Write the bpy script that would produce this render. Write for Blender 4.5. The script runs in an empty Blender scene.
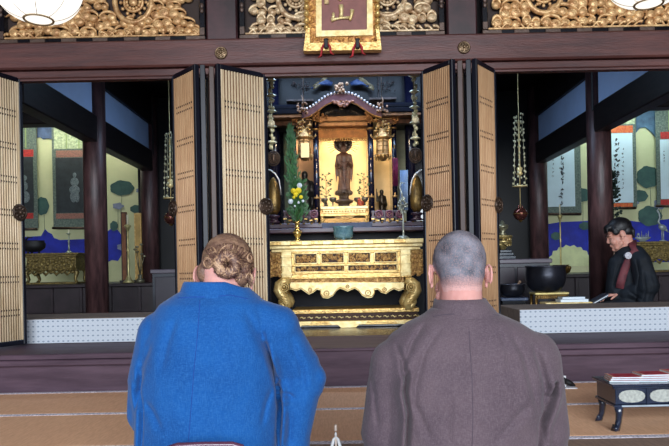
import bpy, math, random
import numpy as np
from mathutils import Vector, Matrix, Euler, noise

# ------------------------------------------------------------------ camera
F = 620.0            # focal length in pixels of the 669 px wide frame
CX, CY = 338.0, 268.0
ROLL = math.radians(1.15)
EYE = 0.78
scene = bpy.context.scene
COL = scene.collection
cam_d = bpy.data.cameras.new('camera')
cam = bpy.data.objects.new('camera', cam_d)
COL.objects.link(cam)
cam_d.sensor_width = 36.0
cam_d.lens = F / 669.0 * 36.0
cam_d.shift_x = -(CX - 334.5) / 669.0
cam_d.shift_y = (CY - 223.0) / 669.0
cam_d.clip_start = 0.05
cam.location = (0, 0, EYE)
cam.rotation_euler = (math.pi / 2, ROLL, 0)
scene.camera = cam

# ------------------------------------------------------------------ light
scene.view_settings.view_transform = 'Standard'
scene.view_settings.look = 'None'
scene.view_settings.gamma = 1.0
scene.view_settings.use_curve_mapping = False
scene.view_settings.exposure = 0.0
world = bpy.data.worlds.new('world')
scene.world = world
world.use_nodes = True
bg = world.node_tree.nodes['Background']
bg.inputs[0].default_value = (0.62, 0.78, 1.0, 1)
bg.inputs[1].default_value = 1.9

def area(name, loc, rot, size, size_y, energy, color):
    d = bpy.data.lights.new(name, 'AREA')
    d.shape = 'RECTANGLE'; d.size = size; d.size_y = size_y
    d.energy = energy; d.color = color
    o = bpy.data.objects.new(name, d); COL.objects.link(o)
    o.location = loc; o.rotation_euler = rot
    return o

def aim(o, target):
    d = Vector(target) - o.location
    o.rotation_euler = d.to_track_quat('-Z', 'Y').to_euler()
    return o

def spot(name, loc, target, energy, color, angle=60, blend=.8, radius=.08):
    d = bpy.data.lights.new(name, 'SPOT')
    d.energy = energy; d.color = color; d.spot_size = math.radians(angle); d.spot_blend = blend
    d.shadow_soft_size = radius
    o = bpy.data.objects.new(name, d); COL.objects.link(o)
    o.location = loc
    return aim(o, target)

def point(name, loc, energy, color, radius=.05):
    d = bpy.data.lights.new(name, 'POINT')
    d.energy = energy; d.color = color; d.shadow_soft_size = radius
    o = bpy.data.objects.new(name, d); COL.objects.link(o)
    o.location = loc
    return o

# daylight entering through the open front of the hall, behind the photographer
aim(area('daylight', (0.8, -8.5, 3.2), (0, 0, 0), 8.5, 4.2, 1750, (0.88, 0.94, 1.0)), (0, 5, 1.0))
# picture lights, chapel tubes and added fill lights of the sanctuary
spot('altar_lamp', (-0.45, 4.75, 2.3), (0.05, 5.4, 0.75), 18, (1.0, 0.90, 0.72), 95)
spot('altar_lamp', (0.65, 4.75, 2.3), (0.1, 5.4, 0.75), 18, (1.0, 0.90, 0.72), 95)
spot('shrine_lamp', (0.08, 5.3, 2.35), (0.08, 6.8, 1.5), 45, (1.0, 0.78, 0.5), 100)
for nx, ny, ne, nw in ((0.08, 7.13, 2.2, .42), (-0.40, 7.08, .9, .14), (0.56, 7.08, 1.0, .16)):
    area('niche_lamp', (nx, ny, 2.26), (math.radians(20), 0, 0), nw, .05, ne, (1.0, 0.82, 0.55))
for sx, sr in ((-0.16, -32), (0.34, 32)):      # unseen fill lights added down the central niche's sides to even its glow
    area('niche_fill', (sx, 6.72, 1.72), (math.radians(90), 0, math.radians(sr)), .03, .95, 2.6, (1.0, 0.84, 0.6))
area('niche_fill', (-0.33, 6.66, 1.6), (math.radians(90), 0, 0), .03, .6, .7, (1.0, 0.84, 0.66))  # unseen fill added to lift the left niche
area('niche_fill', (0.49, 6.66, 1.6), (math.radians(90), 0, 0), .03, .6, .8, (1.0, 0.84, 0.6))  # unseen fill added to lift the right niche
area('sanctuary_fill', (0.08, 6.1, 3.05), (0, 0, 0), 2.6, .3, 38, (0.50, 0.70, 1.0))  # unseen cool fill, added to light the plaster and tint the lacquer blue
area('chapel_tube', (-3.9, 8.55, 2.95), (math.radians(25), 0, 0), 2.2, .12, 16, (0.95, 1.0, 0.88))
area('chapel_tube', (4.1, 8.55, 2.95), (math.radians(25), 0, 0), 2.2, .12, 17, (0.80, 0.98, 0.98))

# ------------------------------------------------------------------ helpers
def P(x, y, Y):
    """point seen at pixel (x, y) at distance Y"""
    u, v = x - CX, CY - y
    s = F / Y
    c, n = math.cos(ROLL), math.sin(ROLL)
    return Vector(((c * u + n * v) / s, Y, EYE + (-n * u + c * v) / s))

def PX(p):
    s = F / p[1]
    X, Z = p[0] * s, (p[2] - EYE) * s
    c, n = math.cos(ROLL), math.sin(ROLL)
    return CX + c * X - n * Z, CY - (n * X + c * Z)

def srgb(c):
    out = []
    for k in c[:3]:
        k = k / 255.0
        out.append(k / 12.92 if k <= 0.04045 else ((k + 0.055) / 1.055) ** 2.4)
    return (*out, 1)

MATS = {}
def M(name, col, rough=.5, metal=0.0, var=0.12, scale=8.0, bump=0.0, bscale=60.0,
      stretch=(1, 1, 1), emit=0.0, coat=0.0, col2=None, sheen=0.0, spec=.5):
    if name in MATS: return MATS[name]
    m = bpy.data.materials.new(name); m.use_nodes = True
    nt = m.node_tree; N = nt.nodes; L = nt.links
    b = N['Principled BSDF']
    tc = N.new('ShaderNodeTexCoord'); mp = N.new('ShaderNodeMapping')
    mp.inputs['Scale'].default_value = stretch
    L.new(tc.outputs['Object'], mp.inputs[0])
    c1 = srgb(col)
    if col2: c2 = srgb(col2)
    else: c2 = tuple(min(1, k * (1 - var * 2.2)) for k in c1[:3]) + (1,)
    nz = N.new('ShaderNodeTexNoise'); nz.inputs['Scale'].default_value = scale
    nz.inputs['Detail'].default_value = 6; nz.inputs['Roughness'].default_value = .6
    L.new(mp.outputs[0], nz.inputs['Vector'])
    rp = N.new('ShaderNodeValToRGB')
    rp.color_ramp.elements[0].position = .35; rp.color_ramp.elements[1].position = .65
    rp.color_ramp.elements[0].color = c2; rp.color_ramp.elements[1].color = c1
    L.new(nz.outputs[0], rp.inputs[0]); L.new(rp.outputs[0], b.inputs['Base Color'])
    b.inputs['Roughness'].default_value = rough; b.inputs['Metallic'].default_value = metal
    b.inputs['Specular IOR Level'].default_value = spec
    if coat: b.inputs['Coat Weight'].default_value = coat; b.inputs['Coat Roughness'].default_value = .12
    if sheen: b.inputs['Sheen Weight'].default_value = sheen
    if bump:
        n2 = N.new('ShaderNodeTexNoise'); n2.inputs['Scale'].default_value = bscale
        n2.inputs['Detail'].default_value = 4
        L.new(mp.outputs[0], n2.inputs['Vector'])
        bp = N.new('ShaderNodeBump'); bp.inputs['Strength'].default_value = bump
        bp.inputs['Distance'].default_value = .01
        L.new(n2.outputs[0], bp.inputs['Height']); L.new(bp.outputs[0], b.inputs['Normal'])
    if emit:
        b.inputs['Emission Color'].default_value = c1
        b.inputs['Emission Strength'].default_value = emit
    MATS[name] = m
    return m

class MB:
    """collects shapes, then links them as ONE mesh object"""
    def __init__(s): s.v = []; s.f = []; s.m = []; s.sm = []; s.mi = 0
    def add(s, vs, fs, smooth=True):
        o = len(s.v); s.v.extend([tuple(p) for p in vs])
        for f in fs:
            s.f.append(tuple(i + o for i in f)); s.m.append(s.mi); s.sm.append(smooth)
    def box(s, c, d, rot=None, taper=1.0):
        hx, hy, hz = d[0] / 2, d[1] / 2, d[2] / 2
        vs = []
        for z in (-1, 1):
            t = taper if z > 0 else 1
            for x, y in ((-1, -1), (1, -1), (1, 1), (-1, 1)):
                vs.append(Vector((x * hx * t, y * hy * t, z * hz)))
        if rot: R = Euler(rot).to_matrix(); vs = [R @ p for p in vs]
        c = Vector(c)
        s.add([p + c for p in vs], [(3, 2, 1, 0), (4, 5, 6, 7), (0, 1, 5, 4), (1, 2, 6, 5), (2, 3, 7, 6), (3, 0, 4, 7)], False)
    def bbox(s, x0, x1, y0, y1, z0, z1):
        s.box(((x0 + x1) / 2, (y0 + y1) / 2, (z0 + z1) / 2), (abs(x1 - x0), abs(y1 - y0), abs(z1 - z0)))
    def bev(s, x0, x1, y0, y1, z0, z1, b=.006):
        """box with chamfered edges"""
        X = (x0, x0 + b, x1 - b, x1); Yv = (y0, y0 + b, y1 - b, y1); Z = (z0, z0 + b, z1 - b, z1)
        ring = lambda i, z: [(X[1], Yv[i and 0 or 0], z)]
        def octo(dx, z):
            a0, a1, b0, b1 = x0 + dx, x1 - dx, y0 + dx, y1 - dx
            return [(a0 + b, b0, z), (a1 - b, b0, z), (a1, b0 + b, z), (a1, b1 - b, z), (a1 - b, b1, z), (a0 + b, b1, z), (a0, b1 - b, z), (a0, b0 + b, z)]
        vs = octo(b, z0) + octo(0, z0 + b) + octo(0, z1 - b) + octo(b, z1)
        fs = [tuple(range(7, -1, -1)), tuple(range(24, 32))]
        for r in range(3):
            for i in range(8):
                j = (i + 1) % 8
                fs.append((r * 8 + i, r * 8 + j, r * 8 + 8 + j, r * 8 + 8 + i))
        s.add(vs, fs, False)
    def tube(s, pts, rads, seg=8, flat=1.0, flatdir=None, closed=False):
        pts = [Vector(p) for p in pts]
        if not isinstance(rads, (list, tuple)): rads = [rads] * len(pts)
        n = len(pts); vs = []; fs = []
        up = None
        for i, p in enumerate(pts):
            if closed: t = pts[(i + 1) % n] - pts[(i - 1) % n]
            else: t = pts[min(i + 1, n - 1)] - pts[max(i - 1, 0)]
            if t.length < 1e-9: t = Vector((0, 0, 1))
            t.normalize()
            if up is None:
                a = Vector(flatdir) if flatdir else (Vector((0, 0, 1)) if abs(t.z) < .9 else Vector((1, 0, 0)))
            else: a = up
            if flatdir: a = Vector(flatdir)
            x = t.cross(a)
            if x.length < 1e-6: x = t.cross(Vector((1, .1, 0)))
            x.normalize(); y = x.cross(t).normalized(); up = y
            for k in range(seg):
                an = 2 * math.pi * k / seg
                vs.append(p + (x * math.cos(an) + y * math.sin(an) * flat) * rads[i])
        m = n if closed else n - 1
        for i in range(m):
            for k in range(seg):
                k2 = (k + 1) % seg; i2 = (i + 1) % n
                fs.append((i * seg + k, i * seg + k2, i2 * seg + k2, i2 * seg + k))
        if not closed:
            fs.append(tuple(range(seg - 1, -1, -1))); fs.append(tuple((n - 1) * seg + k for k in range(seg)))
        s.add(vs, fs)
    def cyl(s, a, b, r0, r1=None, seg=16):
        s.tube([a, b], [r0, r0 if r1 is None else r1], seg)
    def ell(s, c, r, seg=12, rings=8, rot=None):
        vs = []; fs = []
        if not isinstance(r, (list, tuple)): r = (r, r, r)
        R = Euler(rot).to_matrix() if rot else None
        c = Vector(c)
        def tr(p):
            p = Vector(p)
            return c + (R @ p if R else p)
        vs.append(tr((0, 0, -r[2])))
        for i in range(1, rings):
            ph = -math.pi / 2 + math.pi * i / rings
            for k in range(seg):
                a = 2 * math.pi * k / seg
                vs.append(tr((r[0] * math.cos(ph) * math.cos(a), r[1] * math.cos(ph) * math.sin(a), r[2] * math.sin(ph))))
        vs.append(tr((0, 0, r[2])))
        for k in range(seg): fs.append((0, 1 + (k + 1) % seg, 1 + k))
        for i in range(rings - 2):
            for k in range(seg):
                a = 1 + i * seg + k; b = 1 + i * seg + (k + 1) % seg
                fs.append((a, b, b + seg, a + seg))
        t = len(vs) - 1; o = 1 + (rings - 2) * seg
        for k in range(seg): fs.append((o + k, o + (k + 1) % seg, t))
        s.add(vs, fs)
    def cap(s, a, b, ra, rb, seg=16):
        """tapered capsule"""
        a = Vector(a); b = Vector(b); d = b - a
        if d.length < 1e-6: return s.ell(a, ra)
        t = d.normalized(); pts = []; rs = []
        for k in range(1, 6):
            an = math.pi / 2 * (1 - k / 5.5)
            pts.append(a - t * ra * math.sin(an)); rs.append(ra * math.cos(an))
        for k in range(4, -1, -1):
            an = math.pi / 2 * (1 - (k + 1) / 5.5)
            pts.append(b + t * rb * math.sin(an)); rs.append(rb * math.cos(an))
        s.tube(pts, rs, seg)
    def lathe(s, prof, c=(0, 0, 0), seg=24, scale=(1, 1), wob=None):
        """prof = [(radius, z)...] about the vertical through c"""
        vs = []; fs = []
        for i, (r, z) in enumerate(prof):
            for k in range(seg):
                a = 2 * math.pi * k / seg
                rr = r * (wob(a, z) if wob else 1)
                vs.append((c[0] + rr * math.cos(a) * scale[0], c[1] + rr * math.sin(a) * scale[1], c[2] + z))
        n = len(prof)
        for i in range(n - 1):
            for k in range(seg):
                k2 = (k + 1) % seg
                fs.append((i * seg + k, i * seg + k2, (i + 1) * seg + k2, (i + 1) * seg + k))
        if prof[0][0] > 1e-4: fs.append(tuple(range(seg - 1, -1, -1)))
        if prof[-1][0] > 1e-4: fs.append(tuple((n - 1) * seg + k for k in range(seg)))
        s.add(vs, fs)
    def rings(s, rr, seg=40, power=2.0, capends=True):
        """rr = [(cx, cy, z, rx, ry)...] stacked super-ellipses"""
        vs = []; fs = []
        for (cx, cy, z, rx, ry) in rr:
            for k in range(seg):
                a = 2 * math.pi * k / seg
                ca, sa = math.cos(a), math.sin(a)
                e = 2 / power
                vs.append((cx + rx * math.copysign(abs(ca) ** e, ca), cy + ry * math.copysign(abs(sa) ** e, sa), z))
        n = len(rr)
        for i in range(n - 1):
            for k in range(seg):
                k2 = (k + 1) % seg
                fs.append((i * seg + k, i * seg + k2, (i + 1) * seg + k2, (i + 1) * seg + k))
        if capends:
            fs.append(tuple(range(seg - 1, -1, -1))); fs.append(tuple((n - 1) * seg + k for k in range(seg)))
        s.add(vs, fs)
    def prism(s, pts, y0, y1):
        """outline in the XZ plane, extruded from y0 to y1"""
        n = len(pts)
        vs = [(p[0], y0, p[1]) for p in pts] + [(p[0], y1, p[1]) for p in pts]
        fs = [tuple(range(n)), tuple(range(2 * n - 1, n - 1, -1))]
        for i in range(n):
            j = (i + 1) % n
            fs.append((i, i + n, j + n, j))
        s.add(vs, fs, False)
    def ppx(s, pts, Y, t):
        """outline given as pixels seen at distance Y, thickness t behind it"""
        q = [P(a, b, Y) for a, b in pts]
        s.prism([(p.x, p.z) for p in q], Y, Y + t)
    def torus(s, c, R, r, axis='y', seg=24, sub=6, sx=1.0, sz=1.0):
        c = Vector(c); pts = []
        for k in range(seg):
            a = 2 * math.pi * k / seg
            u, v = R * math.cos(a) * sx, R * math.sin(a) * sz
            pts.append(c + {'y': Vector((u, 0, v)), 'z': Vector((u, v, 0)), 'x': Vector((0, u, v))}[axis])
        s.tube(pts, r, sub, closed=True, flatdir={'y': (0, 1, 0), 'z': (0, 0, 1), 'x': (1, 0, 0)}[axis])
    def mesh(s, name):
        me = bpy.data.meshes.new(name)
        me.from_pydata(s.v, [], s.f)
        me.polygons.foreach_set('material_index', s.m)
        me.polygons.foreach_set('use_smooth', s.sm)
        me.update()
        return me
    def build(s, name, mats, parent=None, fix=True):
        me = s.mesh(name)
        if fix:
            import bmesh
            b = bmesh.new(); b.from_mesh(me)
            bmesh.ops.recalc_face_normals(b, faces=b.faces); b.to_mesh(me); b.free()
        for m in (mats if isinstance(mats, (list, tuple)) else [mats]): me.materials.append(m)
        o = bpy.data.objects.new(name, me); COL.objects.link(o)
        if parent:
            o.parent = parent
            o.matrix_parent_inverse = Matrix.LocRotScale(parent_loc(parent), None, None).inverted() if False else Matrix.Translation(-world_loc(parent))
        return o

def world_loc(o):
    v = Vector(o.location)
    p = o.parent
    return v if p is None else v    # parts keep a zero location: their meshes are laid out in world space

def tag(o, label=None, cat=None, group=None, kind=None):
    if label: o['label'] = label
    if cat: o['category'] = cat
    if group: o['group'] = group
    if kind: o['kind'] = kind
    return o

def empty(name, loc, label=None, cat=None, group=None, kind=None):
    o = bpy.data.objects.new(name, None); COL.objects.link(o)
    o.location = loc; o.empty_display_size = .05
    return tag(o, label, cat, group, kind)

def struct(name, mb, mats):
    return tag(mb.build(name, mats), kind='structure')

def copy_tree(o, parent=None):
    c = o.copy(); COL.objects.link(c)
    if parent: c.parent = parent
    for ch in list(o.children): copy_tree(ch, c)
    return c

def blob(mb, name, voxel, smooth=6, factor=.5):
    """one continuous skin over overlapping shapes, returned as a mesh"""
    me = mb.mesh(name + '_raw')
    o = bpy.data.objects.new(name + '_raw', me); COL.objects.link(o)
    r = o.modifiers.new('r', 'REMESH'); r.mode = 'VOXEL'; r.voxel_size = voxel; r.use_smooth_shade = True
    if smooth:
        sm = o.modifiers.new('s', 'SMOOTH'); sm.factor = factor; sm.iterations = smooth
    dg = bpy.context.evaluated_depsgraph_get()
    out = bpy.data.meshes.new_from_object(o.evaluated_get(dg))
    bpy.data.objects.remove(o); bpy.data.meshes.remove(me)
    out.name = name
    for p in out.polygons: p.use_smooth = True
    return out

def link(me, name, mats, parent=None):
    o = bpy.data.objects.new(name, me); COL.objects.link(o)
    me.materials.clear()
    for m in (mats if isinstance(mats, (list, tuple)) else [mats]): me.materials.append(m)
    if parent:
        o.parent = parent; o.matrix_parent_inverse = Matrix.Translation(-world_loc(parent))
    return o

# ------------------------------------------------------------------ materials
m_beam = M('red_brown_timber', (98, 56, 50), .5, 0, .22, 5, .25, 30, (.6, 6, 6), col2=(74, 42, 40))
m_dark = M('black_stained_timber', (34, 26, 27), .45, 0, .3, 6, .1, 30, (1, 1, 6))
m_col = M('purple_brown_column_timber', (92, 64, 64), .42, 0, .3, 7, .35, 14, (3, 3, .6), col2=(52, 35, 37))
m_lac = M('black_lacquer', (14, 16, 24), .16, 0, .2, 3, coat=.6)
m_laq2 = M('purple_lacquer', (72, 46, 66), .42, 0, .3, 4, coat=.1)
m_step = M('polished_purple_board', (90, 70, 82), .55, 0, .25, 4, .12, 20, (.5, 4, 4), col2=(68, 51, 62), spec=.25)
m_sfloor = M('lacquered_floor', (50, 36, 40), .26, 0, .3, 4, spec=.35)
m_mat = M('woven_rush_mat', (246, 194, 152), .8, 0, .16, 30, .3, 180, (4, .6, 1), col2=(230, 176, 136))
m_matd = M('dark_mat_border', (104, 88, 78), .8, 0, .2, 30, .2, 160)
m_slat = M('tan_bamboo_slat', (228, 206, 172), .55, 0, .15, 9, 0, 50, (3, 3, .5), col2=(208, 182, 144))
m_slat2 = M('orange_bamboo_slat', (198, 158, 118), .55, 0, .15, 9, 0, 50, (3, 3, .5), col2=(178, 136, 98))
m_goldc = M('aged_carved_gold', (226, 184, 128), .42, .35, .3, 22, .2, 90, col2=(160, 112, 70))
m_gold = M('bright_gold_leaf', (236, 202, 128), .36, .5, .15, 30, .35, 70, col2=(186, 142, 76))
m_cream = M('pale_gold_leaf', (244, 224, 166), .4, .35, .15, 18, .2, 60, col2=(214, 184, 118))
m_brz = M('dark_bronze', (92, 74, 62), .38, .6, .3, 14, .3, 60)
m_bronze = M('gold_bronze', (150, 116, 62), .35, .75, .3, 14, .2, 50)
m_relief = M('brown_gilt_relief', (212, 168, 98), .42, .4, .35, 40, .4, 120, col2=(140, 96, 52))
m_skylit_plaster = M('skylight_tinted_plaster', (186, 214, 255), .8, 0, .04, 4)  # white plaster coloured pale blue for the skylight it would reflect
m_red = M('red_cloth', (186, 44, 50), .7, 0, .15, 12)
m_black = M('matte_black', (16, 16, 18), .6, 0, .2, 8)
m_brass = M('brass', (222, 190, 116), .25, .9, .15, 10)
m_silver = M('silver_metal', (212, 214, 214), .25, .8, .12, 10)
m_goldpanel = M('gold_leaf_panel', (252, 214, 152), .55, .1, .1, 5, col2=(238, 196, 134))

FZ = .26       # sanctuary floor height
YD = 4.55      # plane of the folding doors
XC = .08
# ================================================================== STRUCTURE
# hall floor: rush mats with white woven edges
m = MB(); m.bbox(-5, 5, -3, 4.03, -.06, 0); struct('floor', m, m_matd)
def brocade_mat():
    mm = bpy.data.materials.new('white_patterned_edging'); mm.use_nodes = True
    nt = mm.node_tree; N = nt.nodes; L = nt.links; b = N['Principled BSDF']
    tc = N.new('ShaderNodeTexCoord'); mp = N.new('ShaderNodeMapping'); L.new(tc.outputs['Object'], mp.inputs[0])
    mp.inputs['Scale'].default_value = (28, 28, 28)
    ck = N.new('ShaderNodeTexNoise'); ck.inputs['Scale'].default_value = 3; L.new(mp.outputs[0], ck.inputs[0])
    rp = N.new('ShaderNodeValToRGB'); rp.color_ramp.elements[0].position = .42; rp.color_ramp.elements[1].position = .55
    rp.color_ramp.elements[0].color = srgb((176, 170, 184)); rp.color_ramp.elements[1].color = srgb((236, 230, 238))
    L.new(ck.outputs[0], rp.inputs[0]); L.new(rp.outputs[0], b.inputs['Base Color']); b.inputs['Roughness'].default_value = .8
    return mm
m_edge = brocade_mat()
def rush_mat(y0, y1, lab, mat=None):
    t = empty('rush_mat', (0, (y0 + y1) / 2, 0), lab, 'floor mat')
    m = MB(); m.bev(-4.6, 4.6, y0, y1, .0005, .012, .004); m.build('weave', mat or m_mat, t)
    m = MB(); m.bbox(-4.6, 4.6, y1 - .045, y1 - .004, .0115, .0135); m.build('edging', m_edge, t)
rush_mat(3.41, 4.025, 'narrow tan rush mat lying against the foot of the wooden step')
rush_mat(2.76, 3.405, 'tan rush mat with white edging running behind the two people in robes')
rush_mat(-1.0, 2.755, 'large brown mat nearest the camera on which the two robed people kneel', M('brown_rush_mat', (150, 122, 104), .8, 0, .16, 30, .3, 180, (4, .6, 1), col2=(128, 104, 90)))

# step board up to the sanctuary
m = MB(); m.bbox(-5, 5, 4.03, 4.3, -.05, FZ - .012); struct('trim_1', m, m_step)
m = MB(); m.bev(-5, 5, 4.015, 4.75, FZ - .02, FZ, .004); struct('trim_2', m, m_step)
for k, (a, b) in enumerate(((-5, -.78), (.95, 5))):
    m = MB(); m.bev(a, b, 3.985, 4.04, .186, .224, .006); m.bev(a, b, 3.998, 4.04, .226, FZ - .001, .004)
    struct('trim_%d' % (3 + k), m, m_step)
# sanctuary floor
m = MB(); m.bbox(-5, 5, 4.7, 9.5, FZ - .1, FZ - .001); struct('floor_sanctuary', m, m_sfloor)
# outer hall shell
m_hall = M('hall_timber', (120, 92, 74), .6, 0, .2, 4, stretch=(1, 1, 5))
m = MB(); m.bbox(-5.1, -5, -3, 9.6, 0, 3.7); struct('wall_left', m, m_hall)
m = MB(); m.bbox(5, 5.1, -3, 9.6, 0, 3.7); struct('wall_right', m, m_hall)
m = MB(); m.bbox(-5.1, 5.1, -3, 4.5, 3.7, 3.8); struct('ceiling_hall', m, m_hall)
m = MB(); m.bbox(-5.1, 5.1, 4.5, 9.6, 3.1, 3.2); struct('ceiling', m, m_dark)

# big lintel with a groove
zb0 = P(338, 74, YD - .1).z; zb1 = P(338, 65, YD - .1).z; zb2 = P(338, 37.5, YD - .1).z
m = MB()
m.bev(-5, 5, YD - .10, YD - .02, zb0 + .012, zb1, .006)
m.bev(-5, 5, YD - .13, YD + .1, zb1 + .006, zb2, .012)
m.bbox(-5, 5, YD - .085, YD - .03, zb0 - .002, zb0 + .012)
struct('trim_5', m, m_beam)
# wall above the transoms
m = MB(); m.bbox(-5, 5, YD + .1, YD + .2, zb2, 3.7); struct('wall_front', m, m_dark)

# pillars of the door plane
PLX = (P(211, 268, YD).x, P(467, 268, YD).x)
for k, x in enumerate(PLX + (-2.72, 2.9)):
    m = MB(); m.bev(x - .085, x + .085, YD - .05, YD + .12, FZ - .01, zb0 - .01, .01); struct('trim_%d' % (6 + k), m, m_dark)
for k, (a, b) in enumerate(((207, 238), (446, 476))):
    x0, x1 = P(a, 20, YD - .05).x, P(b, 20, YD - .05).x
    m = MB(); m.bev(x0, x1, YD - .09, YD + .1, zb2, 3.6, .012); struct('trim_%d' % (10 + k), m, M('dark_red_timber', (72, 40, 42), .45, 0, .3, 6))

# chapel columns, round
def round_col(n, x, y, r):
    m = MB(); m.cyl((x, y, FZ - .005), (x, y, 3.1), r, r, 32); struct('trim_%d' % n, m, m_col)
CXL = {}
CXL['lf'] = P(95.5, 200, 6.3).x; CXL['lb'] = P(150, 220, 8.15).x; CXL['rf'] = P(600, 200, 6.3).x; CXL['rb'] = P(538.5, 200, 8.15).x
xl = (CXL['lf'] + CXL['lb']) / 2; xr = (CXL['rf'] + CXL['rb']) / 2
round_col(12, CXL['lf'], 6.3, .112); round_col(13, CXL['lb'], 8.15, .112)
round_col(14, CXL['rf'], 6.3, .117); round_col(15, CXL['rb'], 8.15, .117)
# lintels between them and the plaster above
n = 16
for x in (xl, xr):
    m = MB(); m.bev(x - .07, x + .07, YD + .2, 9.3, 2.09, 2.36, .01); struct('trim_%d' % n, m, m_dark); n += 1
    m = MB(); m.bbox(x - .03, x + .03, YD + .2, 9.3, 2.36, 2.70); struct('wall_%s_plaster' % ('left' if x < 0 else 'right'), m, m_skylit_plaster)
    m = MB(); m.bev(x - .07, x + .07, YD + .2, 9.3, 2.70, 3.1, .01); struct('trim_%d' % n, m, m_dark); n += 1
    for y in (6.3, 8.15):
        m = MB(); m.bev(x - .085, x + .085, y - .085, y + .085, 2.3, 3.1, .01); struct('trim_%d' % n, m, m_dark); n += 1
    # cross beam over the chapel front
    m = MB()
    if x < 0: m.bev(-5, x - .07, 5.45, 5.6, 2.10, 2.5, .01)
    else: m.bev(x + .07, 5, 5.45, 5.6, 2.14, 2.5, .01)
    struct('trim_%d' % n, m, m_dark); n += 1

# back wall: gold-green painted chapels, dark centre
m_gwall = M('pale_green_gold_wall', (208, 208, 164), .7, 0, .1, 2.5, col2=(192, 196, 150))
YB = 9.05
m = MB(); m.bbox(-5, -2.64, YB, YB + .08, .4, 3.1); struct('wall_back_left', m, m_gwall)
m = MB(); m.bbox(2.76, 5, YB, YB + .08, .4, 3.1); struct('wall_back_right', m, m_gwall)
m = MB(); m.bbox(-2.64, 2.76, 8.3, 8.38, .2, 3.1); struct('wall_back', m, M('indigo_black_board', (12, 13, 18), .6, 0, .3, 4))
# screens closing the main altar off from the side passages
for k, (x, yy) in enumerate(((-2.64, 8.32), (2.76, 8.32))):
    m = MB(); m.bbox(x - .04, x + .04, yy + .0605, YB, .2, 3.1); struct('wall_passage_%d' % (k + 1), m, m_dark)

# daises (built-in platforms) in the chapels
zs = P(338, 279, 7.4).z
m_dais = M('dark_panelled_dais', (50, 38, 44), .4, 0, .25, 5, coat=.15)
for k, (a, b) in enumerate(((-5, -2.2), (2.35, 5))):
    m = MB(); e = 8.29; m.bbox(a, b, 7.42, e, FZ, zs - .03); m.bev(a, b, 7.36, e, zs - .04, zs, .008); a_, b_ = (a, -2.7) if a < 0 else (2.82, b); m.bbox(a_, b_, e, YB, FZ, zs)
    m.bev(a, b, 7.39, 7.5, FZ, FZ + .05, .006)
    for i in range(8):
        xx = a + (b - a) * (i + .5) / 8
        m.bev(xx - .02, xx + .02, 7.395, 7.45, FZ + .05, zs - .04, .005)
    struct('trim_%d' % (40 + k), m, m_dais)

# thick cloth-edged platforms at both sides
def diaper_mat():
    mm = bpy.data.materials.new('white_cloth_with_blue_diaper'); mm.use_nodes = True
    nt = mm.node_tree; N = nt.nodes; L = nt.links; b = N['Principled BSDF']
    tc = N.new('ShaderNodeTexCoord'); sp = N.new('ShaderNodeSeparateXYZ'); L.new(tc.outputs['Object'], sp.inputs[0])
    def mth(op, a, bb=None):
        n = N.new('ShaderNodeMath'); n.operation = op
        for i, q in enumerate((a, bb)):
            if q is None: continue
            if isinstance(q, (int, float)): n.inputs[i].default_value = q
            else: L.new(q, n.inputs[i])
        return n.outputs[0]
    cell = .037
    u = mth('DIVIDE', sp.outputs[0], cell); v = mth('DIVIDE', sp.outputs[2], .037)
    row = mth('FLOOR', v); off = mth('MULTIPLY', mth('MODULO', row, 2), .0)
    fu = mth('ABSOLUTE', mth('SUBTRACT', mth('FRACT', mth('ADD', u, off)), .5))
    fv = mth('ABSOLUTE', mth('SUBTRACT', mth('FRACT', v), .5))
    d = mth('ADD', mth('MULTIPLY', fu, 1.0), mth('MULTIPLY', fv, 1.5))
    spot_ = mth('LESS_THAN', d, .26); hole = mth('LESS_THAN', d, .10)
    k = mth('SUBTRACT', spot_, hole)
    line = mth('MULTIPLY', mth('GREATER_THAN', mth('ADD', fu, fv), .93), .5)
    k = mth('ADD', k, line)
    mx = N.new('ShaderNodeMix'); mx.data_type = 'RGBA'
    L.new(k, mx.inputs[0]); mx.inputs[6].default_value = srgb((192, 198, 206)); mx.inputs[7].default_value = srgb((92, 112, 134))
    L.new(mx.outputs[2], b.inputs['Base Color']); b.inputs['Roughness'].default_value = .75
    return mm
m_diaper = diaper_mat()
m_tat = M('aged_rush_top', (128, 110, 98), .8, 0, .15, 20, .2, 150)
def platform(x0, x1, lab, side):
    t = empty('raised_mat', ((x0 + x1) / 2, 4.8, FZ), lab, 'raised mat')
    z1 = P(338, 313, 4.62).z
    m = MB(); m.bev(x0, x1, 4.62, 5.18, FZ + .001, z1, .006); m.build('rush_body', m_tat, t)
    m = MB(); m.bbox(x0 + .004, x1 - .004, 4.611, 4.6195, FZ + .004, z1 - .004); m.build('cloth_edging', m_diaper, t)
platform(-4.4, P(200, 330, 4.62).x, 'thick rush platform with white patterned cloth edge left of the blue robed person', -1)
platform(P(519.5, 330, 4.62).x, 4.5, 'thick rush platform with white patterned cloth edge in front of the seated priest', 1)

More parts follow.
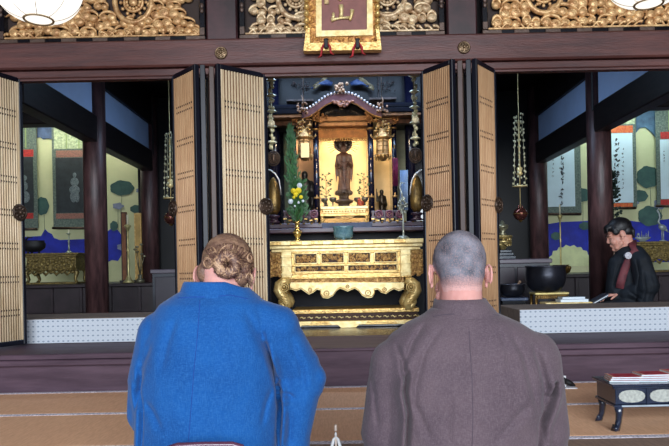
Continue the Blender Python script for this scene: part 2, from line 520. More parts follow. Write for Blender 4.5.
# ------------------------------------------------------------------ folding lattice doors
def leaf(n, near, far, ztop_near, zb, flip=False, mat=None, plate=None, nsl=13, label=None, frame=None):
    """a door leaf from its near vertical edge to its far one (x, y); local x along the leaf"""
    a = Vector((near[0], near[1], 0)); b = Vector((far[0], far[1], 0))
    d = b - a; W = d.length; ang = math.atan2(d.y, d.x)
    root = empty('door_%d' % n, (a.x, a.y, zb), kind='structure')
    root.rotation_euler = (0, 0, ang)
    if label: root['label'] = label
    H = ztop_near - zb; fw = .028
    def bl(mb, name, mats):
        o = mb.build(name, mats); o.parent = root; return o
    m = MB()
    m.bev(0, fw, -.018, .018, 0, H, .004); m.bev(W - fw, W, -.018, .018, 0, H, .004)
    m.bev(fw, W - fw, -.016, .016, 0, fw * 1.2, .004); m.bev(fw, W - fw, -.016, .016, H - fw * 1.2, H, .004)
    bl(m, 'door_frame', frame or M('navy_black_frame', (10, 13, 28), .42, 0, .2, 3, spec=.35))
    m = MB(); iw = W - 2 * fw
    m.mi = 1; m.bbox(fw, W - fw, -.003, .003, fw * 1.2, H - fw * 1.2); m.mi = 0
    e = .012
    for x in (fw, W - fw - e): m.bbox(x, x + e, -.012, .012, fw * 1.2, H - fw * 1.2)
    sx0, sx1 = fw + e, W - fw - e
    for i in range(nsl):
        xx = sx0 + (sx1 - sx0) * (i + .5) / nsl
        w = (sx1 - sx0) / nsl * .36
        for yy in (-.004, .004): m.tube([(xx, yy, fw * 1.2), (xx, yy, H - fw * 1.2)], w, 6)
    bl(m, 'slat_panel', [mat or m_slat, M('slat_backing', (126, 84, 56), .7)])
    m = MB()
    sp = .2365; z = H - .33 * .75
    while z > .08:
        for dz in (0, -.038):
            for i in range(nsl - 1):
                xx = sx0 + (sx1 - sx0) * (i + 1) / nsl
                w = (sx1 - sx0) / nsl * .2
                for yy in (-.0085, .0085): m.box((xx, yy, z + dz), (w * 2, .004, .011))
        z -= sp
    bl(m, 'binding', M('dark_binding_thread', (58, 38, 34), .7))
    if plate:
        px_, pz = W - plate[0], plate[1]
        m = MB()
        for yy in (-.022, .022):
            m.ell((px_, yy, pz - zb), (.062, .008, .062), 20, 8)
            m.torus((px_, yy * 1.2, pz - zb), .05, .006, 'y', 22, 6)
            for k in range(8):
                an = k * math.pi / 4
                m.ell((px_ + .033 * math.cos(an), yy * 1.25, pz - zb + .033 * math.sin(an)), (.011, .006, .011), 8, 6)
            m.ell((px_, yy * 1.35, pz - zb), .013, 8, 6)
        bl(m, 'handle_plate', m_brz)
    return root
YN = 4.24    # near edges of the folded leaves
zbot = FZ + .018
ztop = P(197, 64, YN).z
def XY(x, y, Y): return (P(x, y, Y).x, Y)
zp = P(268, 207, YD - .05).z
leaf(1, XY(-12, 200, YN), XY(23, 200, YD - .06), ztop, zbot, plate=(.045, P(16, 212, 4.4).z), nsl=10)
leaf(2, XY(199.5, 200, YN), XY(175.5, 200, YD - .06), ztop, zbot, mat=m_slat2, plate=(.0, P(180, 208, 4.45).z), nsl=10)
leaf(3, XY(218.5, 200, YN), XY(268, 200, YD - .06), ztop, zbot, plate=(.03, zp), nsl=14)
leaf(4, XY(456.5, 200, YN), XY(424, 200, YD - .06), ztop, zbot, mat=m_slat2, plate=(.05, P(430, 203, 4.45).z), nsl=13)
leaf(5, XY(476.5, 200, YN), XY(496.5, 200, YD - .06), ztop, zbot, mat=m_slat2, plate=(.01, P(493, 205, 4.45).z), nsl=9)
# the leaves hinged to the pillars, seen edge on
leaf(6, XY(205, 200, YN + .01), XY(206.5, 200, YD - .06), ztop, zbot, nsl=10)
leaf(7, XY(214, 200, YN + .05), XY(213, 200, YD - .06), ztop, zbot, nsl=10, frame=M('brown_frame', (74, 52, 44), .5))
leaf(8, XY(462.5, 200, YN + .03), XY(464, 200, YD - .06), ztop, zbot, nsl=10, frame=M('brown_frame', (74, 52, 44), .5))
leaf(9, XY(471, 200, YN + .01), XY(470, 200, YD - .06), ztop, zbot, nsl=10)

# ------------------------------------------------------------------ transoms
def cloud(m, cx, cz, y, r, rnd, lobes=2):
    tilt = rnd.uniform(-.35, .35)
    n = lobes
    for i in range(n):
        dx = (i - (n - 1) / 2) * r * 1.75
        x = cx + dx * math.cos(tilt); z = cz + dx * math.sin(tilt)
        rr = r * rnd.uniform(.85, 1.12)
        m.ell((x, y + .008, z), (rr * 1.16, .026, rr * .98), 16, 10)
        m.torus((x, y - .006, z), rr * .66, rr * .22, 'y', 18, 8, 1, .85)
        m.ell((x, y - .012, z), (rr * .30, rr * .3, rr * .28), 10, 8)
    # head curl over the pair
    pts = []
    for k in range(9):
        a = math.pi * k / 8
        pts.append((cx + math.cos(a) * r * n * .95, y + .004, cz + math.sin(a) * r * 1.35 * rnd.uniform(.97, 1.03) + r * .1))
    m.tube(pts, [r * .14 + .26 * r * math.sin(math.pi * k / 8) for k in range(9)], 8)
def tail(m, x, z, y, L, rnd):
    s_ = rnd.choice((-1, 1)); pts = []; rs = []
    for k in range(8):
        t = k / 7
        pts.append((x + s_ * L * t, y + .004 * math.sin(t * 3), z + .016 * math.sin(t * 4 + .5) - .010 * t))
        rs.append(.014 * (1 - t) ** .6 + .003)
    m.tube(pts, rs, 6, flat=.8)
def wheel(m, cx, cz, y, R, rnd, petals=12):
    m.torus((cx, y - .012, cz), R, R * .15, 'y', 40, 10, .98, 1.1)
    m.torus((cx, y - .006, cz), R * .5, R * .08, 'y', 24, 6)
    m.ell((cx, y - .01, cz), (R * .24, .02, R * .24), 12, 8)
    for k in range(petals):
        a = 2 * math.pi * k / petals
        m.ell((cx + R * .36 * math.cos(a), y - .01, cz + R * .36 * math.sin(a)), (R * .1, .012, R * .1), 8, 6)
        m.ell((cx + R * .68 * math.cos(a), y - .004, cz + R * .68 * math.sin(a)), (R * .1, .012, R * .1), 8, 6)
def transom(x0, x1, wheels, lab, seed, waves, mat, size=.033):
    YT = YD - .07
    rnd = random.Random(seed)
    z0 = P((x0 + x1) / 2, 0, YT)
    X0, X1 = P(x0, 20, YT).x, P(x1, 20, YT).x
    zb = zb2 + .002; zt = zb + .62
    t = empty('carved_transom', ((X0 + X1) / 2, YT, zb), lab, 'carved transom')
    # frame: dark lacquer with tan metal fittings
    m = MB(); fw = .042
    m.bev(X0 - fw, X1 + fw, YT - .03, YT + .05, zb, zb + .034, .005)
    m.bev(X0 - fw, X0, YT - .03, YT + .05, zb + .034, zt, .005); m.bev(X1, X1 + fw, YT - .03, YT + .05, zb + .034, zt, .005)
    m.bev(X0 - fw, X1 + fw, YT - .03, YT + .05, zt, zt + .034, .005)
    m.build('frame', m_lac, t)
    w = X1 - X0; L = .11; g = .115
    mf = M('tan_metal_fitting', (96, 76, 66), .45, .4, .2, 20, .2, 90)
    def fit(*q):
        m = MB(); m.bev(*q); m.build('metal_fitting', mf, t)
    xx = X0 - fw
    fit(xx, xx + .14, YT - .036, YT - .028, zb + .002, zb + .030, .003)
    xx += .14 + g * .75
    while xx + L < X1 - .1:
        fit(xx, xx + L, YT - .036, YT - .028, zb + .002, zb + .030, .003); xx += L + g
    fit(X1 + fw - .14, X1 + fw, YT - .036, YT - .028, zb + .002, zb + .030, .003)
    for xs in (X0 - fw + .003, X1 + .003):
        fit(xs, xs + fw - .006, YT - .036, YT - .028, zb + .033, zb + .09, .003)
        for q in range(2):
            m = MB(); m.ell((xs + .018, YT - .034, zb + .21 + q * .035), (.015, .008, .02), 10, 6); m.build('stud', mf, t)
        fit(xs, xs + fw - .006, YT - .036, YT - .028, zb + .33, zb + .40, .003)
    # carving
    m = MB(); zc = zb + .034
    Wh = [(P(a, b, YT).x, P(a, b, YT).z, r * YT / F) for a, b, r in wheels]
    rows = int((zt - zc) / (size * 1.75))
    for j in range(rows):
        cz = zc + size * 1.35 + j * size * 1.75
        xx = X0 + size * 1.6 + (j % 2) * size * 1.6
        while xx < X1 - size * 1.3:
            k = rnd.choice((1, 2, 2, 2, 3))
            ww = size * 1.75 * k
            cx = xx + ww / 2 - size * .6
            if cx + ww / 2 < X1 + size * .3 and all(math.hypot(cx - a, cz - b) > r * 1.18 for a, b, r in Wh):
                cloud(m, cx, cz + rnd.uniform(-.35, .35) * size, YT - rnd.uniform(0, .025), size * rnd.uniform(.82, 1.1), rnd, k)
            xx += ww + size * rnd.uniform(.15, .5)
    xx = X0 + .03
    while xx < X1 - .03:
        tail(m, xx, zc + .024 + rnd.uniform(0, .006), YT - .024, rnd.uniform(.05, .08), rnd); xx += .06
        if rnd.random() < .2: tail(m, xx, zc + rnd.uniform(.05, .5), YT - .004, rnd.uniform(.06, .12), rnd)
    for a, b, r in Wh: wheel(m, a, b, YT - .005, r, rnd)
    m.bev(X0, X1, YT - .034, YT + .01, zc - .002, zc + .012, .003)
    m.build('cloud_carving', mat, t)
    m = MB(); m.bbox(X0, X1, YT + .03, YT + .045, zc, zt); m.build('backboard', M('dark_brown_recess', (52, 32, 22), .7), t)
transom(6, 200, [(134, 3, 18.5)], 'gilded cloud carving with a ringed wheel above the left doorway', 3, True, m_goldc)
transom(245.5, 438, [(296, -1, 18), (387, -3, 18)], 'gilded cloud carving, coloured paler as if lit, behind the plaque above the altar', 9, True, M('lit_carved_gold', (236, 210, 168), .42, .3, .3, 22, .2, 90, col2=(158, 120, 84)))  # paler gold: the stronger light at the centre is put into the colour
transom(487, 690, [(543, -6, 18)], 'gilded cloud and wave carving above the right doorway', 14, True, M('warm_carved_gold', (240, 200, 142), .42, .35, .3, 22, .2, 90, col2=(176, 122, 74)), .036)

# round bosses on the beam
def boss(x, y, lab):
    c = P(x, y, YD - .135)
    m = MB()
    m.ell(c, (.046, .012, .046), 20, 8)
    m.torus(c + Vector((0, -.006, 0)), .038, .006, 'y', 20, 6)
    for k in range(6):
        a = k * math.pi / 3
        m.ell(c + Vector((.023 * math.cos(a), -.011, .023 * math.sin(a))), (.010, .007, .010), 8, 6)
    m.ell(c + Vector((0, -.016, 0)), .012, 8, 6)
    tag(m.build('beam_boss', M('worn_brass_boss', (150, 122, 92), .4, .6, .3, 30)), lab, 'metal boss')
boss(221, 53, 'round metal flower boss on the beam left of the plaque')
boss(464, 47.5, 'round metal flower boss on the beam right of the plaque')

# ------------------------------------------------------------------ plaque
def plaque():
    Y0 = YD - .23
    t = empty('name_plaque', P(342, 52, Y0), 'gold framed red-brown plaque bearing a gold mountain character above the altar', 'plaque')
    def q(x, y): p = P(x, y, Y0); return (p.x, p.z)
    def pts(l): return [q(*a) for a in l]
    tiltY = lambda z: 0
    m = MB()   # red-brown field
    m.prism(pts([(320, -34), (368, -35), (369, 30.5), (320, 31.5)]), Y0 + .03, Y0 + .06)
    m.build('field', M('red_brown_field', (140, 84, 74), .5, 0, .12, 12), t)
    m = MB()   # inner pale border
    for a in ([(316, -40), (321.5, -34), (321.5, 30), (316, 36)], [(367, -35), (372, -40), (373, 34.5), (367, 29)],
              [(316, 36), (321.5, 30), (367, 29), (373, 34.5)], [(316, -40), (372, -40), (367, -35), (321.5, -34)]):
        m.prism(pts(a), Y0 + .01, Y0 + .06)
    m.build('inner_border', m_cream, t)
    m = MB()   # carved brown-gold band
    for a in ([(307, -50), (316, -40), (316, 36), (308, 45)], [(372, -40), (380, -50), (378, 44), (373, 34.5)],
              [(308, 45), (316, 36), (373, 34.5), (378, 44)], [(307, -50), (380, -50), (372, -40), (316, -40)]):
        m.prism(pts(a), Y0 + .03, Y0 + .06)
    rnd = random.Random(5)
    for k in range(90):
        side = k % 3
        if side == 0: x, y = rnd.uniform(309, 315), rnd.uniform(-45, 40)
        elif side == 1: x, y = rnd.uniform(374, 378), rnd.uniform(-45, 40)
        else: x, y = rnd.uniform(311, 376), rnd.uniform(37.5, 43)
        p = P(x, y, Y0 + .026); r = rnd.uniform(.007, .014)
        m.ell(p, (r, .010, r * .8), 8, 6, (0, rnd.uniform(0, 3), 0))
        m.torus(p + Vector((0, -.006, 0)), r * .9, .0025, 'y', 10, 5)
    m.build('carved_border', M('orange_carved_gold', (214, 158, 82), .4, .5, .3, 40, .3, 90, col2=(140, 84, 40)), t)
    m = MB()   # outer flared frame
    for a in ([(303.5, 51.5), (309, 43.5), (377, 42.5), (381.5, 50)],):
        m.prism(pts(a), Y0 - .012, Y0 + .055)
    m.prism(pts([(303.5, 51.5), (306, 30), (310, 28), (310, 44)]), Y0 - .010, Y0 + .055)
    m.prism(pts([(381.5, 50), (377, 43), (375.5, 28), (379, 29)]), Y0 - .010, Y0 + .055)
    for k in range(11):
        y = 28 - k * 7
        for x in (306.5, 377.5): m.ell(P(x, y, Y0 + .01), (.02, .03, .024), 10, 8)
    m.build('outer_frame', m_gold, t)
    m = MB()   # the character and what shows of the one above
    def stroke(l, w):
        n_ = len(l); pp = [P(a, b, Y0 + .02) for a, b in l]
        ws = w if isinstance(w, list) else [w] * n_
        m.tube(pp, [k * 1.3 * Y0 / F for k in ws], 8, flat=1, flatdir=(0, 1, 0))
    stroke([(341, 5.2), (341.3, 9), (341.4, 13), (341, 17.5)], [1.9, 1.7, 1.5, 1.6])
    stroke([(333.2, 13), (333.6, 16), (332.4, 19.6)], [1.0, 1.1, 1.4])
    stroke([(331.2, 20.3), (336, 18.9), (342, 18.0), (349.5, 17.6)], [1.6, 1.0, .9, 1.2])
    stroke([(352.2, 9.8), (351.8, 14), (350.6, 18.5), (349.8, 20.6)], [1.7, 1.2, 1.1, .9])
    stroke([(339, -2), (341, 0.5)], [1.4, .8]); stroke([(349, -5), (352, -2)], [1.4, .8]); stroke([(330, -4), (345, -6)], [1, 1.2])
    m.build('character', m_cream, t)
    m = MB()
    for x, y in ((326.5, 2),):
        p = P(x, y, Y0 + .024); m.bev(p.x - .016, p.x + .016, p.y - .004, p.y + .006, p.z - .016, p.z + .02, .003)
    m.build('seal', M('faded_gold_seal', (206, 172, 120), .5, .3, .2, 50), t)
    for x in (326, 357.5):
        hk = MB()
        p = P(x, 40.5, Y0 - .03)
        hk.bev(p.x - .013, p.x + .013, Y0 - .045, Y0 - .012, p.z - .055, p.z + .004, .003)
        hk.ell(p + Vector((0, 0, .006)), (.018, .016, .01), 12, 8)
        h = hk.build('hook', m_black, t)
        rb = MB()
        for s in (-1, 1):
            y0, y1 = 42, 56 if s < 0 else 53
            q0 = P(x + s * 1, y0, Y0 - .02); q1 = P(x + s * 5, y1, Y0 - .02); q2 = P(x + s * 8.2, y1 + 1.8, Y0 - .02)
            rb.tube([q0, (q0 + q1) / 2 + Vector((s * .008, -.004, 0)), q1, q2], [.014, .022, .018, .005], 8, flat=.4)
        rb.build('red_cloth', m_red, h)
plaque()

# ------------------------------------------------------------------ paper lanterns
def lantern(x, y, ring_y, Rpx, lab):
    Y0 = 3.1
    c = P(x, y, Y0); R = Rpx * Y0 / F
    t = empty('paper_lantern', c, lab, 'lantern', 'paper lanterns')
    mp = M('glowing_white_paper', (255, 250, 240), .6, emit=1.1)
    hz = R * .80
    prof = []
    for k in range(25):
        a = -math.pi / 2 * .85 + math.pi * .85 * k / 24 * 1.0
        prof.append((R * math.cos(a) ** .8, hz * math.sin(a)))
    m = MB(); m.lathe(prof, c, 40); m.build('paper_shade', mp, t)
    m = MB()
    for k in range(8):
        a = 2 * math.pi * k / 8 + .35
        m.tube([(c.x + (r + .002) * math.cos(a), c.y + (r + .002) * math.sin(a), c.z + z) for r, z in prof], .0016, 4)
    m.build('rib', M('lantern_wire', (120, 104, 84), .5), t)
    for z, nm in ((prof[0][1], 'bottom_ring'), (prof[-1][1], 'top_ring')):
        m = MB(); m.torus((c.x, c.y, c.z + z), prof[0][0] + .002, .006, 'z', 36, 8); m.build(nm, M('tan_wood_ring', (150, 126, 92), .5), t)
    m = MB(); m.cyl((c.x, c.y, c.z + prof[-1][1] - .03), (c.x, c.y, 3.71), .004, None, 8)
    for k in range(2):
        a = k * math.pi / 2
        m.cyl((c.x - prof[-1][0] * math.cos(a), c.y - prof[-1][0] * math.sin(a), c.z + prof[-1][1]), (c.x + prof[-1][0] * math.cos(a), c.y + prof[-1][0] * math.sin(a), c.z + prof[-1][1]), .003, None, 6)
    m.build('cord', m_black, t)
lantern(38, -13, 19, 42, 'round white glowing paper lantern hanging in front of the left transom')
lantern(648, -28, 4, 41, 'round white glowing paper lantern hanging in front of the right transom')
# ================================================================== THE MAIN ALTAR
def ctr(x, y, Y): return P(x, y, Y)
def px(n, Y): return n * Y / F

def relief(m, x0, x1, z0, z1, y, rnd, n, r=.008):
    """a fill of scrolling lumps inside a rectangle"""
    for k in range(n):
        x, z = rnd.uniform(x0, x1), rnd.uniform(z0, z1); q = r * rnd.uniform(.6, 1.3)
        if rnd.random() < .5: m.ell((x, y, z), (q * 1.5, q * .8, q), 8, 6, (0, rnd.uniform(0, 3), 0))
        else: m.torus((x, y - q * .2, z), q, q * .35, 'y', 10, 5)

# ---- front altar table -------------------------------------------------
def altar_table():
    Y0 = 5.4
    t = empty('altar_table', P(346, 328, Y0), 'ornate gold leaf altar table with carved panels and curled legs in the central sanctuary', 'altar table')
    rnd = random.Random(11)
    X = lambda x, y=280: P(x, y, Y0).x
    Z = lambda y, x=346: P(x, y, Y0).z
    x0, x1 = X(268.5), X(424.5)
    # top slab in three stepped mouldings
    m = MB()
    m.bev(x0, x1, Y0 - .03, Y0 + .5, Z(244.5), Z(240), .006)
    m.bev(x0 + .01, x1 - .01, Y0 - .015, Y0 + .49, Z(248), Z(244.5), .006)
    m.bev(x0 + .03, x1 - .03, Y0 + .0, Y0 + .48, Z(251), Z(248), .004)
    m.build('tabletop', m_cream, t)
    m = MB()
    for k in range(7):
        a = x0 + .02 + (x1 - x0 - .1) * k / 7
        m.bev(a, a + .10, Y0 - .036, Y0 - .028, Z(244), Z(240.6), .003)
    m.build('edge_fitting', m_gold, t)
    # body
    m = MB(); bx0, bx1 = X(281), X(412)
    m.bbox(bx0, bx1, Y0 + .03, Y0 + .45, Z(277), Z(250.5))
    for y in (250.8, 263.5, 271.5, 276.5):
        m.bev(bx0, bx1, Y0 + .005, Y0 + .04, Z(y + 1.6), Z(y), .003)
    m.build('body', m_gold, t)
    cells = [(294.5, 318), (321, 345), (348, 371.5), (374.5, 398)]
    fr = MB(); rl = MB()
    def panel(a, b, c, d, n):
        xa, xb, za, zb_ = X(a), X(b), Z(d), Z(c)
        w = .010
        fr.bev(xa, xb, Y0 + .008, Y0 + .035, zb_ - w, zb_, .003); fr.bev(xa, xb, Y0 + .008, Y0 + .035, za, za + w, .003)
        fr.bev(xa, xa + w, Y0 + .008, Y0 + .035, za, zb_, .003); fr.bev(xb - w, xb, Y0 + .008, Y0 + .035, za, zb_, .003)
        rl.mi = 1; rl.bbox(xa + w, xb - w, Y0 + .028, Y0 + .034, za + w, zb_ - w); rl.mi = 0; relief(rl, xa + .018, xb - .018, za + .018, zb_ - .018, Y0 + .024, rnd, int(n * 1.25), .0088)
    for a, b in cells: panel(a, b, 252.2, 263.3, 42)
    panel(294.5, 345.5, 264.5, 271.8, 46); panel(347.5, 398, 264.5, 271.8, 46)
    fr.build('panel_frame', m_cream, t)
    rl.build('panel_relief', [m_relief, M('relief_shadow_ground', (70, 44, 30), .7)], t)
    # corner posts with fitted bands
    for a in (282, 401):
        m = MB(); m.bev(X(a), X(a + 10), Y0 - .002, Y0 + .06, Z(277), Z(250.5), .004)
        for y in (254, 263, 272): m.bev(X(a) - .004, X(a + 10) + .004, Y0 - .008, Y0 + .06, Z(y + 2), Z(y), .002)
        m.build('corner_post', m_cream, t)
    # carved wing brackets at both ends
    for a, b in ((269, 281.5), (411.5, 424)):
        m = MB(); m.bbox(X(a) + .006, X(b) - .002, Y0 + .03, Y0 + .42, Z(275), Z(250.5))
        relief(m, X(a) + .012, X(b) - .01, Z(276), Z(251), Y0 + .026, rnd, 90, .012)
        m.build('carved_bracket', m_relief, t)
    # waist
    m = MB(); m.bbox(X(290), X(404), Y0 + .04, Y0 + .42, Z(283), Z(277))
    relief(m, X(292), X(402), Z(282), Z(278.5), Y0 + .034, rnd, 110, .008)
    m.build('waist_band', m_relief, t)
    # curled apron
    top = [(290, 282.5), (404, 282.5)]
    lower = [(404, 289), (399, 291), (394, 289), (390, 291), (386, 294), (381, 292.5), (378, 289.5), (374, 290), (374.5, 294), (372, 297.5), (367, 298), (362, 295.5), (358.5, 291), (355, 288.5), (351, 290), (347.5, 291.5), (344, 290), (340, 288.5), (336.5, 291), (333, 296), (328, 298.5), (323, 298), (320.5, 294.5), (321, 290.5), (317, 289.5), (313.5, 292.5), (309, 294.5), (304.5, 291.5), (301, 289), (296, 291), (290, 289)]
    m = MB(); m.ppx(top + lower, Y0 + .012, .03)
    m.build('apron', m_cream, t)
    m = MB()
    for i in range(len(lower) - 1):
        a, b = lower[i], lower[i + 1]
    pp = [P(a, b - 1.1, Y0 + .008) for a, b in lower]; m.tube(pp, .0045, 6)
    for (a, b, r) in ((368, 293, 2.6), (326.5, 293.5, 2.6), (384.5, 289.5, 1.8), (310, 290, 1.8), (347.5, 286.5, 1.6)):
        p = P(a, b, Y0 + .006); m.torus(p, px(r, Y0), .004, 'y', 14, 6); m.ell(p, .006, 8, 6)
    m.build('apron_scroll', m_relief, t)
    # cabriole legs
    for sgn, xa in ((-1, 287), (1, 408)):
        for yo in (.0, .36):
            m = MB()
            P_ = lambda dx, y: P(xa + sgn * dx, y, Y0 - .005) + Vector((0, yo, 0))
            m.tube([P_(-3, 280), P_(3, 281.5), P_(7.5, 285), P_(8.5, 290), P_(5.5, 295), P_(1.5, 300), P_(-.5, 304), P_(.5, 309)],
                   [px(k, Y0) for k in (3.2, 4.6, 5.2, 5.4, 5.2, 5, 4.6, 3.4)], 12, flat=1)
            m.tube([P_(1, 309), P_(4, 305), P_(7, 301.5), P_(8, 297.5)], [px(k, Y0) for k in (3, 3.2, 2.2, .6)], 8)
            c = P_(2.5, 287) + Vector((0, -.045, 0))
            for r in (4.6, 2.7): m.torus(c, px(r, Y0), .005, 'y', 20, 6)
            m.ell(c, (.012, .01, .012), 8, 6)
            for q in range(6):
                a0, a1 = 290 + q * 2.3, 0
                m.tube([P_(10.5 - q * .5, a0) + Vector((0, -.01, 0)), P_(5 - q * .4, a0 + 1.2) + Vector((0, -.052, 0)), P_(0 - q * .3, a0 + 3.5) + Vector((0, -.035, 0))], .0042, 5)
            m.build('leg', M('leg_gold', (240, 212, 144), .36, .4, .15, 30, .3, 60, col2=(204, 166, 98)), t)
    # base with carved rows
    m = MB(); a, b = X(291), X(419)
    m.bev(a, b, Y0 - .002, Y0 + .45, Z(325), Z(320.5), .004)
    m.bev(a + .004, b - .004, Y0 - .006, Y0 + .45, Z(313), Z(309), .004)
    m.build('base', m_gold, t)
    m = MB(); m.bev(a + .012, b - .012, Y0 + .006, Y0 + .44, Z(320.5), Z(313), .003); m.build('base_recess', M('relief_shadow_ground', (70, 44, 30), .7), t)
    m = MB(); m.bev(a + .02, b - .02, Y0 + .03, Y0 + .44, FZ + .004, Z(325), .003); m.build('plinth', m_lac, t)
    m = MB()
    for y, n_, r in ((311.2, 22, .009), (317, 17, .013), (323, 22, .009)):
        for k in range(n_):
            xx = a + .03 + (b - a - .06) * k / (n_ - 1)
            m.tube([(xx - r * 1.8, Y0 - .008, Z(y)), (xx - r * .6, Y0 - .012, Z(y) + r * .55), (xx + r * .6, Y0 - .012, Z(y) - r * .45), (xx + r * 1.8, Y0 - .008, Z(y) + r * .1)], r * .42, 6)
    m.build('base_carving', m_cream, t)
    for pts in ([(329, 321.5), (368, 320.8), (365, 324), (359, 324.3), (356, 327.3), (341, 327.8), (338, 325), (332, 325)],
                [(395, 320.3), (419, 320), (419, 326.8), (411, 327), (407, 324), (398, 323.6)],
                [(292, 322), (312, 321.6), (309, 325), (302, 325.5), (299, 328.3), (292, 328.6)]):
        m = MB(); m.ppx(pts, Y0 - .02, .05); m.build('foot', m_cream, t)
altar_table()

# ---- dais behind the table --------------------------------------------
Y1 = 6.05
zd = P(338, 222, Y1).z
t = empty('altar_dais', (XC, Y1, FZ), 'dark purple lacquered stepped altar dais behind the gold table', 'altar dais')
m = MB(); xa, xb = P(262, 230, Y1).x, P(432, 230, Y1).x
m.bev(xa, xb, Y1 + .05, 7.75, FZ + .002, zd - .06, .01)
m.build('body', M('indigo_lacquer', (12, 14, 28), .5, 0, .2, 4, spec=.25), t)
for y0, y1, dy in ((233.5, 229, -.22), (227.5, 222.5, 0)):
    m = MB(); m.bev(xa, xb, Y1 + dy, 6.4 + dy, P(338, y0, Y1).z, P(338, y1, Y1).z, .008); m.build('step', m_laq2, t)
m = MB(); m.bev(P(322, 222, Y1).x, P(372, 222, Y1).x, Y1 - .015, Y1 + .1, P(338, 233.5, Y1).z, P(338, 223, Y1).z, .004); m.build('blue_front_board', M('slate_blue_lacquer', (58, 70, 100), .5, 0, .2, 10, spec=.3), t)
m = MB()
for k in range(22):
    xx = xa + .03 + (xb - xa - .06) * k / 21
    m.ell((xx, Y1 - .005, zd - .01), (.012, .008, .008), 8, 6)
m.build('gilt_stud', m_bronze, t)

# ---- the shrine ---------------------------------------------------------
def shrine():
    Y0 = 6.6; zb_ = zd
    t = empty('altar_shrine', P(343, 222, Y0), 'black and gold altar shrine with a curved gable roof and glowing gold niches', 'shrine')
    X = lambda x, y=170: P(x, y, Y0).x
    Z = lambda y, x=343: P(x, y, Y0).z
    zt = Z(118)
    # niches: back panels of gold leaf
    yb = 7.25
    def back(a, b, c, d, mat, nm='niche_panel', Y=yb):
        m = MB(); p, q = P(a, d, Y), P(b, c, Y); m.bbox(p.x, q.x, Y, Y + .02, p.z, q.z); m.build(nm, mat, t)
    back(319, 368, 128, 226, m_goldpanel)
    back(296, 314, 122, 226, M('peach_gold_panel', (226, 176, 136), .6, .05, .1, 5), Y=yb - .05)
    back(373, 392, 122, 226, m_goldpanel, Y=yb - .05)
    back(283.5, 293, 122, 226, M('grey_green_panel', (150, 156, 120), .6, .05, .15, 5))
    back(398, 408, 122, 226, M('pale_straw_panel', (222, 214, 168), .6, .05, .15, 5))
    back(262, 283, 118, 226, m_lac, 'side_board', 7.2); back(409, 432, 118, 226, m_lac, 'side_board', 7.2)
    m = MB()
    for a in (316.8, 370.5, 294.6, 395.5):   # partition walls between the niches
        m.bbox(X(a) - .012, X(a) + .012, Y0 + .05, yb, zb_, zt)
    m.build('partition', m_lac, t)
    m = MB(); m.bbox(X(262), X(432), Y0 + .03, yb, zt, zt + .03); m.build('niche_ceiling', m_dark, t)
    # slim pillars, black with gilt bands
    for a, r in ((316.5, 3.0), (371, 3.0), (295, 1.8), (394.5, 2.4)):
        m = MB(); m.cyl((X(a), Y0, zb_), (X(a), Y0, zt), px(r, Y0), None, 16); c = m.build('pillar', M('blue_black_lacquer', (24, 26, 52), .2, 0, .2, 5, coat=.5), t)
        m = MB()
        for k in range(9):
            z = zb_ + (zt - zb_) * (k + .5) / 9
            m.ell((X(a), Y0 - px(r, Y0) * .75, z), (.011, .009, .018 if k % 2 else .034), 10, 8)
        for z in (zb_ + .02, zb_ + .3, zt - .12, zt - .02): m.cyl((X(a), Y0, z - .01), (X(a), Y0, z + .01), px(r, Y0) + .005, None, 16)
        m.build('gilt_band', M('pillar_gilt', (196, 152, 92), .4, .6, .2, 30), c)
    # lintel above the central niche and its fringe
    m = MB(); m.bev(X(318), X(369), Y0 - .01, Y0 + .05, Z(126), Z(122.5), .004); m.bev(X(316), X(371), Y0 - .03, Y0 + .06, Z(121.5), Z(116.5), .005)
    m.build('niche_lintel', M('brown_gold_lintel', (168, 118, 74), .4, .3, .2, 20), t)
    m = MB(); m.bbox(X(319), X(368), Y0 + .10, Y0 + .12, Z(137), Z(124)); m.build('niche_valance', M('amber_valance', (198, 128, 62), .6, .1, .2, 14), t)
    rnd = random.Random(3)
    m = MB()
    for k in range(20):
        xx = X(320) + (X(367) - X(320)) * k / 19
        m.torus((xx, Y0 + .095, Z(137.5)), .016, .005, 'y', 10, 5)
        m.ell((xx, Y0 + .095, Z(127.5)), (.007, .004, .007), 8, 6)
    m.build('valance_fringe', m_relief, t)
    # bracket clusters on the pillars
    for a in (316, 370.5, 294, 396):
        m = MB(); big = a in (316, 370.5)
        for k in range(26 if big else 16):
            r = rnd.uniform(.01, .02)
            x, y = a + rnd.gauss(0, 3.3 if big else 2.4), rnd.uniform(108 if big else 116, 122)
            m.ell(P(x, y, Y0 - .04 - rnd.uniform(0, .03)), (r, r * .8, r), 8, 6)
            if k % 3 == 0: m.torus(P(x, y, Y0 - .07), r, .004, 'y', 10, 5)
        m.build('carved_bracket', M('bracket_gilt', (198, 148, 96), .4, .5, .3, 40, .2, 80, col2=(120, 76, 48)), t)
    # straight side eaves with a row of rafter ends
    for a, b in ((263, 306), (379, 427)):
        m = MB(); m.bev(X(a), X(b), Y0 - .16, Y0 + .2, Z(116.5), Z(112), .006); m.bev(X(a), X(b), Y0 - .12, Y0 + .2, Z(112), Z(106), .02)
        m.build('side_eave', M('navy_lacquer', (16, 20, 36), .35, 0, .2, 5, coat=.2), t)
        m = MB(); n_ = 22
        for k in range(n_):
            xx = X(a) + (X(b) - X(a)) * (k + .5) / n_
            m.bev(xx - .011, xx + .011, Y0 - .15, Y0 - .02, Z(119.8), Z(117), .003)
        m.build('rafter_ends', M('tan_rafter', (170, 128, 96), .5, .2, .2, 20), t)
        m = MB(); m.bev(X(a), X(b), Y0 - .05, Y0 + .05, Z(125.5), Z(121), .004)
        m.build('side_beam', M('brown_gilt_beam', (116, 80, 62), .4, .3, .3, 30, .2, 60), t)
